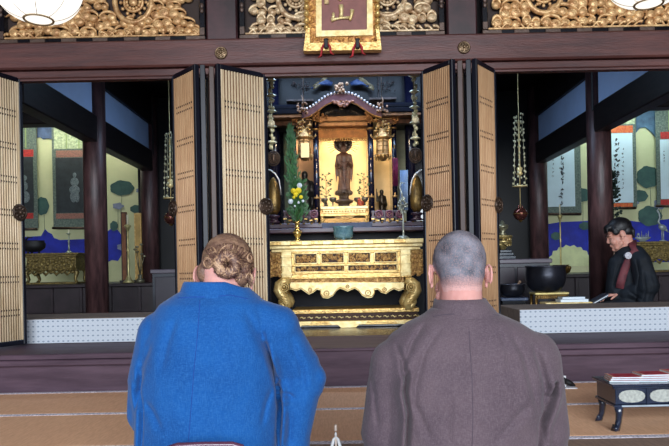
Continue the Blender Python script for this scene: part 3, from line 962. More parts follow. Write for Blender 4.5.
    # curved gable
    cv = [(302, 109.5), (308, 107.6), (314, 104.3), (320, 99.6), (326, 95.4), (333, 92.4), (341.5, 91.4), (350, 92.2), (357, 95), (363, 99), (369, 103.2), (375, 106.4), (382, 108)]
    def thick(c, d): return c + [(a, b + d) for a, b in reversed(c)]
    m = MB(); m.ppx(thick([(a, b + 2.2) for a, b in cv], 6.6), Y0 - .2, .03)
    m.build('bargeboard', M('mauve_brown_bargeboard', (112, 80, 92), .35, .1, .2, 14, coat=.3), t)
    m = MB(); m.ppx(thick(cv, 3.5), Y0 - .17, .5); m.build('gable_roof', M('navy_roof', (36, 34, 56), .4, 0, .2, 8), t)
    m = MB()
    L_ = [P(a, b + .6, Y0 - .2) for a, b in cv]
    tot = sum((L_[i + 1] - L_[i]).length for i in range(len(L_) - 1)); n_ = 25
    for k in range(n_):
        d = tot * (k + .5) / n_; i = 0
        while i < len(L_) - 2 and d > (L_[i + 1] - L_[i]).length: d -= (L_[i + 1] - L_[i]).length; i += 1
        p = L_[i].lerp(L_[i + 1], d / (L_[i + 1] - L_[i]).length)
        m.cyl(p + Vector((0, -.012, 0)), p + Vector((0, .3, 0)), .0115, None, 10)
    m.build('tile_ends', M('white_tile_ends', (226, 220, 226), .4, 0, .1, 10), t)
    m = MB(); m.ppx(thick([(a, b + 8.6) for a, b in cv], 1.2), Y0 - .19, .03); m.build('gilt_edge', m_relief, t)
    # gable wall, pendant and end scrolls
    m = MB(); m.ppx([(306, 119), (306, 115)] + [(a, b + 8) for a, b in cv[1:-1]] + [(378, 115), (378, 119)], Y0 - .02, .03); m.build('gable_board', m_lac, t)
    m = MB()
    for k in range(40):
        r = rnd.uniform(.008, .016); a = rnd.uniform(-1, 1)
        m.ell(P(342.5 + a * 11, 101 + (1 - abs(a)) * rnd.uniform(0, 7), Y0 - .22), (r * 1.4, r, r), 8, 6)
    m.build('gable_pendant', M('rose_gilt_carving', (172, 128, 112), .4, .3, .3, 40, col2=(104, 66, 62)), t)
    for a in (302, 382):
        m = MB()
        for k in range(22):
            r = rnd.uniform(.008, .018)
            m.ell(P(a + rnd.uniform(-6, 6), 108 + rnd.uniform(-5, 5), Y0 - .2 - rnd.uniform(0, .02)), (r, r * .7, r), 8, 6)
        m.tube([P(a, 108, Y0 - .2), P(a + 1, 100, Y0 - .2), P(a - 1, 95, Y0 - .2)], [.014, .008, .003], 6)
        m.build('eave_finial', M('eave_gilt', (176, 140, 116), .4, .4, .3, 40), t)
    m = MB()
    for k in range(16):
        r = rnd.uniform(.01, .02); m.ell(P(341.5 + rnd.gauss(0, 2.6), 87.5 + rnd.uniform(-4, 4), Y0 - .22), (r, r, r * 1.2), 8, 6)
    m.build('ridge_ornament', M('ridge_gilt', (206, 164, 132), .4, .4, .3, 40), t)
    # phoenix board over the roof
    m = MB(); m.bbox(X(262), X(432), Y0 + .3, Y0 + .34, Z(118), Z(60)); m.build('upper_board', M('deep_navy_board', (9, 12, 22), .4, 0, .2, 4), t)
    m = MB()
    for s_, cx in ((-1, 331), (1, 352)):
        for k in range(7):
            m.tube([P(cx - s_ * 1, 84, Y0 + .22), P(cx + s_ * (5 + k), 80.5 - k * .4 + k * .9, Y0 + .2), P(cx + s_ * (9 + k * 1.8), 79.5 + k * 1.5, Y0 + .22)], [.022, .016, .006], 6)
    m.build('phoenix_wings', M('blue_white_carving', (104, 130, 178), .45, 0, .3, 30, col2=(52, 78, 140)), t)
    m = MB()
    for s_, cx in ((-1, 322), (1, 364)):
        for k in range(24):
            r = rnd.uniform(.01, .02)
            q = rnd.uniform(0, 1)
            m.ell(P(cx + s_ * q * 12 - s_ * 4, 79 + q * 8 + rnd.uniform(-2, 2), Y0 + .2), (r * 1.8, r * .7, r * .8), 8, 6, (0, s_ * .6, 0))
    m.build('gilt_feathers', M('straw_gilt_carving', (186, 168, 130), .45, .3, .3, 30), t)
    m = MB()
    for a, b in ((290, 310), (376, 396)):
        for k in range(18): m.ell(P(rnd.uniform(a, b), rnd.uniform(82, 91), Y0 + .25), (rnd.uniform(.006, .014), .012, rnd.uniform(.006, .014)), 8, 6)
        m.bbox(X(a - 4), X(b + 4), Y0 + .22, Y0 + .28, Z(94.5), Z(92.5))
    for a in (277, 303, 382, 409): m.bbox(X(a) - .004, X(a) + .004, Y0 + .27, Y0 + .298, Z(112), Z(66))
    m.build('upper_carving', M('dim_grey_gilt', (112, 98, 96), .5, .2, .3, 30), t)
shrine()

# ---- principal statue ----------------------------------------------------
def buddha():
    Y0 = 6.85
    t = empty('buddha_statue', P(343.5, 206, Y0), 'standing brown wooden Buddha statue with a round halo and rays on a lotus base', 'statue')
    mw = M('dark_carved_wood', (84, 50, 36), .45, .1, .3, 25, .2, 60, col2=(46, 28, 22))
    s = lambda n: px(n, Y0)
    m = MB()
    c = P(344, 170, Y0)
    m.rings([(P(x, y, Y0).x, Y0, P(x, y, Y0).z, s(w), s(w * .7)) for x, y, w in
             ((344, 190.5, 6.5), (344, 186, 6.2), (344.3, 180, 5.6), (344.3, 172, 6.2), (344, 166, 5.6), (344, 161, 6.2), (344, 157, 6.6), (343.6, 154, 5.2), (343.3, 151.5, 2.4))], 24)
    m.ell(P(343.3, 148.2, Y0 - .01), (s(3.0), s(3.0), s(3.8)), 16, 12); m.ell(P(343.3, 144.5, Y0), (s(1.8), s(1.8), s(1.8)), 10, 8)
    for sg in (-1, 1):   # sleeves that hang from the forearms
        m.cap(P(344 + sg * 6, 156, Y0), P(344 + sg * 7.5, 166, Y0 - .02), s(2.1), s(2.0), 10)
        m.cap(P(344 + sg * 7.5, 166, Y0 - .02), P(344 + sg * 4.5, 165 - sg * 3, Y0 - .12), s(1.8), s(1.3), 10)
        m.cap(P(344 + sg * 7.6, 166, Y0), P(344 + sg * 7.6, 182, Y0), s(1.7), s(.5), 8)
    body = blob(m, 'figure', .007, 3); link(body, 'figure', mw, t)
    m = MB()
    for k in range(7):    # drapery folds
        m.tube([P(340 + k * .6, 160 + k * 3.5, Y0 - .055), P(344, 162.5 + k * 3.9, Y0 - .075), P(348 - k * .4, 160 + k * 3.5, Y0 - .055)], .0045, 5)
    m.build('drapery_fold', mw, t)
    m = MB(); m.torus(P(343, 143.5, Y0 + .06), s(7.6), s(1.6), 'y', 32, 8); m.torus(P(343, 143.5, Y0 + .06), s(4.6), .01, 'y', 28, 6)
    m.cyl(P(343, 143.5, Y0 + .05), P(343, 143.5, Y0 + .05) + Vector((0, .02, 0)), s(7), None, 32)
    for k in range(12):
        a = k * math.pi / 6; m.ell(P(343, 143.5, Y0 + .045) + Vector((s(6) * math.cos(a), 0, s(6) * math.sin(a))), s(1.1), 8, 6)
    m.build('halo', M('black_brown_halo', (50, 34, 32), .4, .2, .3, 20), t)
    m = MB()
    for k in range(26):
        a = math.radians(-35 + k * 250 / 25)
        if 60 < math.degrees(a) < 120: continue
        c = P(343, 143.5, Y0 + .07)
        m.cyl(c + Vector((s(8) * math.cos(a), 0, s(8) * math.sin(a))), c + Vector((s(16) * math.cos(a), 0, s(16) * math.sin(a))), .0055, .003, 5)
    m.build('ray', M('gilt_ray', (140, 92, 44), .4, .5, .2, 20), t)
    m = MB()  # tiered lotus pedestal
    c = P(344, 205, Y0); c.z = 0
    def Zr(y): return P(344, y, Y0).z
    m.lathe([(s(8.5), Zr(212)), (s(9), Zr(210)), (s(6), Zr(208.5)), (s(5.5), Zr(204)), (s(9), Zr(202.5)), (s(9.5), Zr(201)), (s(5), Zr(199)), (s(4.6), Zr(196.5)), (s(7), Zr(194.5)), (s(8.6), Zr(191.6)), (s(7), Zr(190.4))], c, 28)
    for k in range(14):
        a = 2 * math.pi * k / 14
        m.ell((c.x + s(7.4) * math.cos(a), c.y + s(7.4) * math.sin(a), Zr(193)), (s(1.8), s(1.8), s(2.2)), 8, 6)
    m.build('lotus_base', M('dark_lotus_base', (70, 54, 46), .4, .3, .3, 20), t)
buddha()

# ---- gold table inside the shrine -----------------------------------------
def offering_table():
    Y0 = 6.45
    t = empty('offering_table', P(344, 222, Y0), 'small pale gold table with layered carved edges below the central Buddha', 'small table')
    X = lambda x: P(x, 212, Y0).x
    Z = lambda y: P(344, y, Y0).z
    m = MB(); m.bev(X(320.5), X(368), Y0, Y0 + .3, Z(209), Z(206), .004); m.bev(X(322.5), X(366), Y0 + .01, Y0 + .29, Z(213), Z(209), .004)
    m.build('tabletop', m_cream, t)
    m = MB(); m.bev(X(320), X(368.5), Y0 - .005, Y0 + .3, Z(216), Z(213.2), .004)
    for k in range(16): m.ell((X(323) + (X(365.5) - X(323)) * k / 15, Y0 - .005, Z(211)), (.011, .006, .009), 8, 6)
    m.build('carved_edge', m_gold, t)
    for a, sg in ((323.5, 1), (365, -1)):
        m = MB(); m.tube([P(a, 215, Y0 + .03), P(a - sg * 2, 218, Y0 + .02), P(a, 220.5, Y0 + .02), P(a - sg * 2.5, 222.4, Y0 + .01)], [.022, .02, .014, .016], 8); m.build('leg', m_gold, t)
    m = MB(); m.ppx([(332, 215.5), (356, 215.5), (352, 218), (348, 217.5), (344, 219.5), (340, 217.5), (336, 218)], Y0 + .02, .02); m.build('apron', m_relief, t)
offering_table()
def goblet(x, y, Y0, r, lab, mat, red=False):
    c = P(x, y, Y0); m = MB(); s = px(r, Y0)
    m.lathe([(s * .7, 0), (s * .75, s * .15), (s * .2, s * .4), (s * .18, s * 1.3), (s * .8, s * 1.7), (s * 1.15, s * 2.3), (s * 1.1, s * 2.9), (s * .95, s * 2.6), (s * .1, s * 1.9)], c, 20)
    tag(m.build('offering_goblet', mat), lab, 'goblet', 'offering goblets in the shrine')
zt_ = P(344, 206, 6.45).z
for i, (x, lab, r) in enumerate(((324.5, 'small dark metal goblet at the left end of the gold table in the shrine', 3.0), (333, 'small dark metal goblet just left of the Buddha base', 3.2), (357.5, 'small dark metal goblet just right of the Buddha base', 3.0), (365, 'small dark metal goblet at the right end of the gold table in the shrine', 3.0))):
    Yg = 6.53; y = PX((P(x, 206, Yg).x, Yg, zt_ + .001))[1]
    goblet(x, y, Yg, r, lab, M('pewter', (130, 122, 108), .35, .7, .3, 20))
c = P(360.8, 205, 6.49); c.z = zt_ + .001
m = MB(); m.ell(c + Vector((0, 0, .03)), (.036, .03, .028), 14, 8); m.ell(c + Vector((-.015, 0, .062)), (.02, .018, .02), 10, 8); m.cyl(c, c + Vector((0, 0, .02)), .024, .03, 14)
tag(m.build('red_ornament', M('orange_red_lacquer', (190, 82, 52), .4, 0, .2, 10)), 'small rounded orange-red ornament on the gold table right of the Buddha', 'ornament')

def sprig(x, y0, y1, Y0, rnd, lab, zbase):
    b = P(x, y0, Y0); b.z = zbase; tp = P(x, y1, Y0)
    t = empty('leafy_sprig', b, lab, 'plant')
    m = MB(); m.lathe([(.016, 0), (.02, .02), (.009, .05), (.013, .075)], b, 12); m.build('vase', m_brz, t)
    m = MB(); m.cyl(b + Vector((0, 0, .07)), tp, .003, .002, 5); g = MB(); H = tp.z - b.z
    for k in range(26):
        z = b.z + .09 + (H - .06) * k / 26; a = rnd.uniform(0, 6.28); L = rnd.uniform(.03, .065)
        d = Vector((math.cos(a), .5 * math.sin(a), .45))
        p = Vector((b.x, b.y, z))
        m.cyl(p, p + d * L, .0015, None, 4); g.ell(p + d * L * 1.1, (.016, .006, .009), 8, 5, (0, rnd.uniform(-1, 1), a))
    m.build('stem', M('brown_stem', (70, 62, 36), .7), t)
    g.build('foliage', M('olive_leaf', (78, 104, 56), .5, 0, .25, 20, col2=(46, 70, 38)), t)
rnd = random.Random(8)
sprig(326, 200, 177, 6.58, rnd, 'small leafy sprig in a vase left of the Buddha', zt_ + .001)
sprig(364, 200, 177, 6.58, rnd, 'small leafy sprig in a vase right of the Buddha', zt_ + .001)

# ---- side statues ------------------------------------------------------
def side_statue(x, yb_, yt, Y0, mat, lab, arm=False, w=1.0):
    b = P(x, yb_, Y0); b.z = zd + .002; top = P(x, yt, Y0).z
    H = top - b.z
    t = empty('side_statue', b, lab, 'statue')
    m = MB(); m.lathe([(H * .17 * w, 0), (H * .18 * w, H * .04), (H * .12 * w, H * .06), (H * .15 * w, H * .11), (H * .1 * w, H * .13)], b, 20)
    m.build('pedestal', mat, t)
    m = MB(); v = lambda dx, z, dy=0: b + Vector((dx * H * w, dy * H, z * H))
    m.rings([(b.x, b.y, b.z + z * H, rx * H * w, ry * H) for z, rx, ry in ((.12, .12, .09), (.3, .11, .08), (.5, .12, .09), (.64, .13, .09), (.75, .15, .09), (.82, .11, .07), (.86, .045, .045))], 20)
    m.ell(v(0, .92), (H * .058, H * .06, H * .075), 12, 8)
    for sg in (-1, 1):
        if arm and sg < 0:
            m.cap(v(-.12, .78), v(-.2, .68, -.05), H * .04, H * .035, 8); m.cap(v(-.2, .68, -.05), v(-.22, .93, -.06), H * .034, H * .02, 8)
            m.ell(v(-.22, .98, -.06), (H * .02, H * .02, H * .035), 8, 6)
        else:
            m.cap(v(sg * .13, .78), v(sg * .17, .58, -.02), H * .045, H * .05, 8); m.cap(v(sg * .17, .58, -.02), v(sg * .03, .6, -.12), H * .045, H * .03, 8)
            m.cap(v(sg * .16, .56), v(sg * .15, .34), H * .04, H * .015, 8)
    link(blob(m, 'figure', max(.004, H * .016), 2), 'figure', mat, t)
side_statue(305.5, 214, 170.5, 6.9, M('black_statue_wood', (14, 14, 17), .5, .1, .2, 20), 'tall black robed statue in the left niche of the shrine', w=.85)
side_statue(382, 214, 189, 6.9, M('dark_bronze_statue', (44, 36, 28), .4, .5, .2, 20), 'small dark bronze figure with a raised arm in the right niche', True, w=.6)

# ---- gilt hanging lanterns in the side niches ---------------------------
def gilt_lantern(x, lab, wht):
    Y0 = 6.35
    t = empty('hanging_lantern', P(x, 132, Y0), lab, 'hanging lantern', 'gilt lanterns hanging before the shrine')
    s = lambda n: px(n, Y0); rnd = random.Random(int(x)); gm = M('pierced_gilt', (206, 172, 112), .35, .6, .3, 30, .2, 80, col2=(132, 92, 54))
    Zr = lambda y: P(x, y, Y0).z
    c = P(x, 145, Y0)
    m = MB(); q = Vector((c.x, c.y, 0))
    m.lathe([(s(1), Zr(128)), (s(3), Zr(129.5)), (s(4), Zr(132)), (s(9.5), Zr(137.5)), (s(10), Zr(138.5)), (s(7), Zr(139))], q, 6)
    for k in range(6):
        a = math.pi / 3 * k; p = Vector((c.x + s(10) * math.cos(a), c.y + s(10) * math.sin(a), Zr(137)))
        m.tube([p, p + Vector((s(1.5) * math.cos(a), 0, s(1))), p + Vector((s(1.2) * math.cos(a), 0, s(3)))], [.01, .008, .003], 6)
    m.build('lantern_roof', gm, t)
    m = MB()
    for k in range(46):
        a = rnd.uniform(0, 6.28); r = s(rnd.uniform(4, 8)); m.ell((c.x + r * math.cos(a), c.y + r * .6 * math.sin(a), Zr(rnd.uniform(122, 133))), (rnd.uniform(.007, .015), .01, rnd.uniform(.007, .015)), 8, 6)
    m.build('cloud_crest', gm, t)
    m = MB()
    for k in range(6):
        a = math.pi / 3 * k + .5; m.cyl((c.x + s(6.5) * math.cos(a), c.y + s(6.5) * math.sin(a), Zr(154)), (c.x + s(6.5) * math.cos(a), c.y + s(6.5) * math.sin(a), Zr(139)), .007, None, 6)
    for y in (142, 146.5, 151): m.torus((c.x, c.y, Zr(y)), s(6.3), .0045, 'z', 6, 5)
    m.build('frame', gm, t)
    m = MB(); m.lathe([(s(5.2), Zr(153)), (s(5.2), Zr(140))], q, 6); m.build('glow_panel', M('parchment_panel', (238, 206, 160), .6, emit=.12), t)
    m = MB(); m.lathe([(s(7), Zr(154)), (s(8.5), Zr(155)), (s(8), Zr(157)), (s(4), Zr(158.5)), (s(2), Zr(161))], q, 6)
    for k in range(12):
        a = math.pi / 6 * k; m.tube([(c.x + s(8) * math.cos(a), c.y + s(8) * math.sin(a), Zr(155)), (c.x + s(7) * math.cos(a), c.y + s(7) * math.sin(a), Zr(160))], [.012, .004], 6)
    m.build('lower_basin', gm, t)
    m = MB(); m.cyl((c.x, c.y, Zr(126)), (c.x, c.y, 3.1), .003, None, 6); m.build('chain', m_brz, t)
    if wht:
        p = P(x, 150, Y0 - s(8.5)); m = MB(); p0, p1 = P(301, 157.5, Y0 - .12), P(309, 143, Y0 - .12)
        m.bev(p0.x, p1.x, p0.y, p0.y + .006, p0.z, p1.z, .002)
        m.build('name_card', M('cream_card', (250, 236, 186), .7, 0, .03, 4), t)
gilt_lantern(304.5, 'gilt hanging lantern with a cream card in front of the left niche', True)
gilt_lantern(382.5, 'gilt hanging lantern without a card in front of the right niche', False)

# ---- hanging gilt garlands (pendant chains) --------------------------------
def garland(x, Y0, y0, y1, mat, lab, disc=None, group='gilt garlands at the altar sides', w=4.5, step=5.2, seed=1):
    rnd = random.Random(seed); t = empty('hanging_garland', P(x, y1, Y0), lab, 'hanging ornament', group)
    s = lambda n: px(n, Y0)
    m = MB(); m.cyl(P(x, y1, Y0), (P(x, y0, Y0).x, Y0, 3.1), .003, None, 5); m.build('cord', m_brz, t)
    m = MB(); y = y0; k = 0
    xw = P(x, y0, Y0).x
    while y < y1:
        c = P(x, y, Y0); c.x = xw
        if k % 3 == 0:
            m.lathe([(s(.6), s(2.2)), (s(w * .6), s(1.6)), (s(w * .95), s(.2)), (s(w), -s(.5)), (s(w * .5), -s(.9)), (s(w * .2), -s(2.4))], c, 12, wob=lambda a, z: 1 + .18 * math.cos(6 * a))
        else:
            for j in range(3):
                a = rnd.uniform(0, 6.28); m.ell(c + Vector((s(w * .4) * math.cos(a), s(w * .4) * math.sin(a), s(rnd.uniform(-2, 2)))), (s(w * .36), s(w * .3), s(w * .42)), 8, 6)
            m.cyl(c + Vector((0, 0, -s(step / 2))), c + Vector((0, 0, s(step / 2))), s(.8), None, 8)
        y += step; k += 1
    m.build('gilt_links', mat, t)
    if disc:
        c = P(x, disc, Y0 - .03); m = MB(); c.x = xw
        m.cyl(c + Vector((0, -.01, 0)), c + Vector((0, .01, 0)), s(3.6), None, 20); m.torus(c + Vector((0, -.012, 0)), s(2.6), .004, 'y', 16, 5)
        m.build('round_disc', M('ivory_disc', (226, 216, 186), .4, .2, .05, 10), t)
    return t
m_pale = M('pale_green_gilt', (236, 232, 200), .35, .3, .25, 20, col2=(176, 170, 128))
garland(270.8, 5.25, 80, 148, m_pale, 'pale gilt garland with a round disc hanging at the left side of the altar', 123.5, seed=2)
garland(414, 5.25, 76, 144, m_pale, 'pale gilt garland with a round disc hanging at the right side of the altar', 120, seed=5)

# ---- dark medallions, bronze buds, corner pillars beside the shrine ------------
def medallion(x, y, lab):
    Y0 = 5.9; c = P(x, y, Y0); s = lambda n: px(n, Y0)
    t = empty('openwork_medallion', c, lab, 'medallion', 'openwork medallions beside the shrine')
    m = MB(); m.torus(c, s(6), s(.9), 'y', 28, 8, 1, 1.18); m.cyl(c + Vector((0, -.004, 0)), c + Vector((0, .004, 0)), s(5.6), None, 24); m.build('rim', m_brz, t)
    m = MB()
    for k in range(12):
        a = k * math.pi / 6; m.torus(c + Vector((s(3.6) * math.cos(a), -.01, s(4.2) * math.sin(a))), s(1.1), .004, 'y', 8, 5)
    m.ell(c + Vector((0, -.012, 0)), (s(1.6), .012, s(4)), 10, 8); m.build('relief', M('dull_bronze_relief', (124, 98, 80), .4, .5, .3, 20), t)
    m = MB(); m.cyl(c + Vector((0, 0, s(7))), (c.x, c.y, 3.1), .003, None, 6); m.build('cord', m_brz, t)
medallion(273.5, 158.5, 'dark openwork medallion hanging left of the shrine')
medallion(415.5, 155.5, 'dark openwork medallion hanging right of the shrine')
def bud(x, lab, sg):
    Y0 = 6.05; base = P(x, 218, Y0); base.z = zd + .002; s = lambda n: px(n, Y0)
    t = empty('lotus_bud_ornament', base, lab, 'altar ornament', 'bronze bud ornaments on the dais')
    m = MB(); m.lathe([(s(6), 0), (s(6.4), s(1)), (s(4), s(2.4)), (s(4), s(4.6)), (s(6.2), s(6)), (s(6), s(7.4)), (s(2.5), s(8.4))], base, 6); m.build('stand', m_laq2, t)
    m = MB(); H = s(38)
    m.lathe([(s(3), 0), (s(6.0), H * .12), (s(6.6), H * .35), (s(6.2), H * .6), (s(4.6), H * .82), (s(2.2), H * .95), (s(.3), H)], base + Vector((0, 0, s(8))), 20, (1, .6), wob=lambda a, z: 1 + .05 * math.cos(7 * a))
    m.build('bronze_bud', M('bronze_leaf', (132, 106, 58), .35, .7, .3, 14, .3, 40, col2=(84, 66, 38)), t)
    m = MB(); pp = [P(x + sg * a, b, Y0 - .08) for a, b in ((-7, 169), (-3, 170.5), (1.5, 174), (5, 180), (6.5, 188), (7, 195))]
    m.tube(pp, [s(.5), s(.75), s(.85), s(.8), s(.6), s(.4)], 6); m.build('white_arc', M('white_metal_arc', (226, 224, 222), .3, .3, .05, 10), t)
bud(274, 'bronze bud ornament with a white arc left of the shrine', 1)
bud(417, 'bronze bud ornament with a white arc right of the shrine', -1)
for k, x in enumerate((267.5, 421)):
    m = MB(); p = P(x, 180, 5.98); m.cyl((p.x, 6.8, zd), (p.x, 6.8, 3.1), .055, None, 20)
    struct('trim_%d' % (50 + k), m, M('blue_black_lacquer', (24, 26, 52)))
# purple carved rails on the dais edge
for k, (a, b, side) in enumerate(((283, 318, 'left'), (371, 404, 'right'))):
    Y0 = 6.12; rnd = random.Random(k + 20); base = P((a + b) / 2, 222, Y0); base.z = zd
    t = empty('altar_rail', base, 'low curling purple lacquer rail on the %s of the altar dais' % side, 'rail')
    m = MB()
    for y in (212, 217.5): 
        p0, p1 = P(a, y, Y0), P(b, y, Y0); m.bev(p0.x, p1.x, Y0 - .012, Y0 + .012, p0.z - .012, p0.z + .012, .003)
    for q in range(6):
        p = P(a + 2 + (b - a - 4) * q / 5, 217, Y0); m.bev(p.x - .012, p.x + .012, Y0 - .014, Y0 + .014, zd + .001, P(a, 211, Y0).z, .003)
    m.build('rail', m_laq2, t)
    m = MB()
    for q in range(3):
        p = P(a + 8 + (b - a - 12) * q / 2, 214, Y0 - .03)
        m.torus(p, px(3.4, Y0), px(.9, Y0), 'y', 20, 8); m.torus(p, px(1.4, Y0), px(.7, Y0), 'y', 14, 6)
    m.build('scroll', M('plum_lacquer', (112, 58, 86), .3, 0, .2, 10, coat=.3), t)
    m = MB()
    for q in range(7):
        p = P(a + 2 + (b - a - 4) * q / 6, 219 + (q % 2) * 1.5, Y0 - .03); m.bev(p.x - .016, p.x + .016, p.y - .006, p.y + .006, p.z - .007, p.z + .007, .002)
    m.build('gilt_fitting', m_gold, t)

# hanging cloths right of the shrine
m = MB(); Y0 = 6.5
def drape(m, xa, xb, ya, yb_, Y0, n=24, amp=.012, waves=4):
    vs = []; fs = []
    for j in range(2):
        for i in range(n + 1):
            u = i / n
            for q, y in enumerate((ya, yb_)):
                p = P(xa + (xb - xa) * u, y, Y0); vs.append((p.x, Y0 + amp * math.sin(u * waves * 6.28) + j * .004, p.z))
    o = (n + 1) * 2
    for i in range(n):
        fs += [(2 * i, 2 * i + 2, 2 * i + 3, 2 * i + 1), (o + 2 * i + 1, o + 2 * i + 3, o + 2 * i + 2, o + 2 * i), (2 * i, o + 2 * i, o + 2 * i + 2, 2 * i + 2), (2 * i + 1, 2 * i + 3, o + 2 * i + 3, o + 2 * i + 1)]
    fs += [(0, 1, o + 1, o), (2 * n, o + 2 * n, o + 2 * n + 1, 2 * n + 1)]
    m.add(vs, fs)
drape(m, 400, 408, 170, 210, Y0)
tag(m.build('hanging_cloth', M('pale_blue_silk', (150, 176, 212), .6, 0, .1, 10)), 'pale blue cloth hanging right of the shrine', 'cloth')
m = MB(); drape(m, 392.5, 398, 158, 186, 6.35)
tag(m.build('hanging_cloth', M('magenta_silk', (120, 34, 84), .6, 0, .2, 10)), 'magenta cloth strip hanging beside the right niche', 'cloth')

# ---- things on the altar table -------------------------------------------
zT = P(346, 240, 5.4).z
def on_table(x, Y): return Vector((P(x, 240, Y).x, Y, zT + .0015))
def flowers():
    Y0 = 5.58; b = on_table(297.5, Y0); s = lambda n: px(n, Y0); rnd = random.Random(4)
    t = empty('flower_vase', b, 'slim brass flower vase standing at the left end of the altar table', 'vase')
    m = MB(); m.lathe([(s(4.6), 0), (s(4.8), s(1)), (s(2.6), s(2.4)), (s(2.2), s(4)), (s(3.6), s(6.5)), (s(4.2), s(9.5)), (s(3), s(12)), (s(1.8), s(14)), (s(2.2), s(18)), (s(3.8), s(20)), (s(3.4), s(20)), (s(1.6), s(17))], b, 28)
    m.build('vase_body', m_brass, t)
    m = MB(); m.torus(b + Vector((0, 0, s(9.5))), s(4.3), .004, 'z', 24, 6); m.torus(b + Vector((0, 0, s(14))), s(2.1), .004, 'z', 20, 6); m.build('band', m_gold, t)
    f = empty('flower_arrangement', b + Vector((0, 0, s(16))), 'tall green branch with yellow and white flowers in the brass vase', 'flowers')
    st = MB(); lv = MB(); le = MB()
    root = b + Vector((0, 0, s(15)))
    def leafq(m, p, d, L, w):
        d = d.normalized(); sd = d.cross(Vector((0, -1, .2)));
        if sd.length < .01: sd = Vector((1, 0, 0))
        sd.normalize(); n_ = d.cross(sd) * .0015
        a, c, e = p, p + d * L * .5, p + d * L
        m.add([a, c + sd * w + n_, e, c - sd * w + n_, c - n_ * 3], [(0, 1, 4), (1, 2, 4), (2, 3, 4), (3, 0, 4)])
    sp = [P(298, 222, Y0), P(296, 200, Y0), P(292.5, 175, Y0), P(291, 150, Y0), P(290, 129, Y0)]
    st.tube([root] + sp, [.008, .007, .006, .005, .004, .002], 6)
    for k in range(700):
        u = rnd.random() ** .8; q = u * 4; i = min(3, int(q)); p = sp[i].lerp(sp[i + 1], q - i)
        wd = s(1.0 + 6.8 * (1 - u) ** .8) * (.55 + .9 * abs(math.sin(u * 17)))
        a = rnd.uniform(0, 6.28); r = wd * rnd.uniform(.25, 1)
        pp = p + Vector((r * math.cos(a), r * .6 * math.sin(a), rnd.uniform(-.02, .02)))
        leafq(lv, pp, Vector((.5 * math.cos(a), .3 * math.sin(a), 1)), rnd.uniform(.03, .07), .006)
    for k in range(240):
        a = rnd.uniform(0, 6.28); y = rnd.uniform(183, 221); wd = s(7 * min(1, (224 - y) / 12))
        pp = P(297.5, y, Y0) + Vector((wd * rnd.uniform(.2, 1.1) * math.cos(a), wd * .7 * math.sin(a), 0))
        leafq(le, pp, Vector((.8 * math.cos(a), .4 * math.sin(a), .7)), rnd.uniform(.04, .06), .011)
    for k in range(9): st.tube([root, P(297 + rnd.uniform(-6, 6), rnd.uniform(190, 205), Y0)], [.003, .002], 5)
    st.build('stem', M('green_stem', (64, 92, 44), .6), f)
    lv.build('branch_foliage', M('cypress_green', (58, 116, 62), .5, 0, .2, 30, col2=(30, 74, 42)), f)
    le.build('leaf_foliage', M('deep_leaf_green', (48, 96, 46), .5, 0, .25, 30, col2=(28, 64, 34)), f)
    def blossom(x, y, r, mat, dz=-.06):
        m = MB(); c = P(x, y, Y0 + dz); R = s(r)
        for ring, (n_, rr, zz) in enumerate(((10, 1, 0), (8, .62, -.3), (5, .3, -.5))):
            for k in range(n_):
                a = 2 * math.pi * k / n_ + ring * .4
                m.ell(c + Vector((R * rr * .75 * math.cos(a), R * zz, R * rr * .75 * math.sin(a))), (R * .34, R * .26, R * .34), 8, 6)
        m.build('blossom', mat, f)
    yel = M('yellow_petals', (240, 218, 40), .6, 0, .1, 20); wh = M('white_blue_petals', (214, 226, 240), .6, 0, .08, 20)
    for x, y, r in ((293.5, 191, 2.6), (298.5, 190.5, 2.9), (296, 194.5, 2.4), (301, 197, 1.8), (294, 197.5, 1.4)): blossom(x, y, r, yel)
    for x, y, r in ((299.5, 185.5, 2.5), (290.5, 201.5, 2.4), (303, 201, 1.3), (298.5, 202.5, 1.3), (295, 206, 1.1)): blossom(x, y, r, wh)
flowers()
b = on_table(343.5, 5.62)
t = empty('incense_burner', b, 'round blue-green ceramic incense burner at the middle of the altar table', 'incense burner')
s = lambda n: px(n, 5.62); mc = M('celadon_glaze', (96, 132, 144), .25, 0, .3, 25, .15, 50, coat=.4, col2=(60, 98, 114))
m = MB(); m.lathe([(s(7), s(2)), (s(9), s(3.4)), (s(9.8), s(7)), (s(9.8), s(12)), (s(10.6), s(13.4)), (s(10.6), s(14.6)), (s(9.4), s(14.6)), (s(9), s(11)), (s(1), s(10))], b, 36); m.build('bowl', mc, t)
m = MB(); m.torus(b + Vector((0, 0, s(4))), s(9.4), .004, 'z', 30, 6); m.torus(b + Vector((0, 0, s(12.4))), s(10), .004, 'z', 30, 6); m.build('raised_band', mc, t)
for k in range(3):
    a = -math.pi / 2 + k * 2.094; m = MB(); p = b + Vector((s(6.5) * math.cos(a), s(6.5) * math.sin(a), 0)); m.tube([p + Vector((0, 0, .003)), p + Vector((0, 0, s(3.4)))], [.014, .02], 10); m.build('foot', mc, t)
m = MB(); m.lathe([(s(8.9), s(12)), (s(4), s(12.9)), (.001, s(13.1))], b, 24); m.build('ash', M('grey_ash', (150, 146, 140), .9), t)

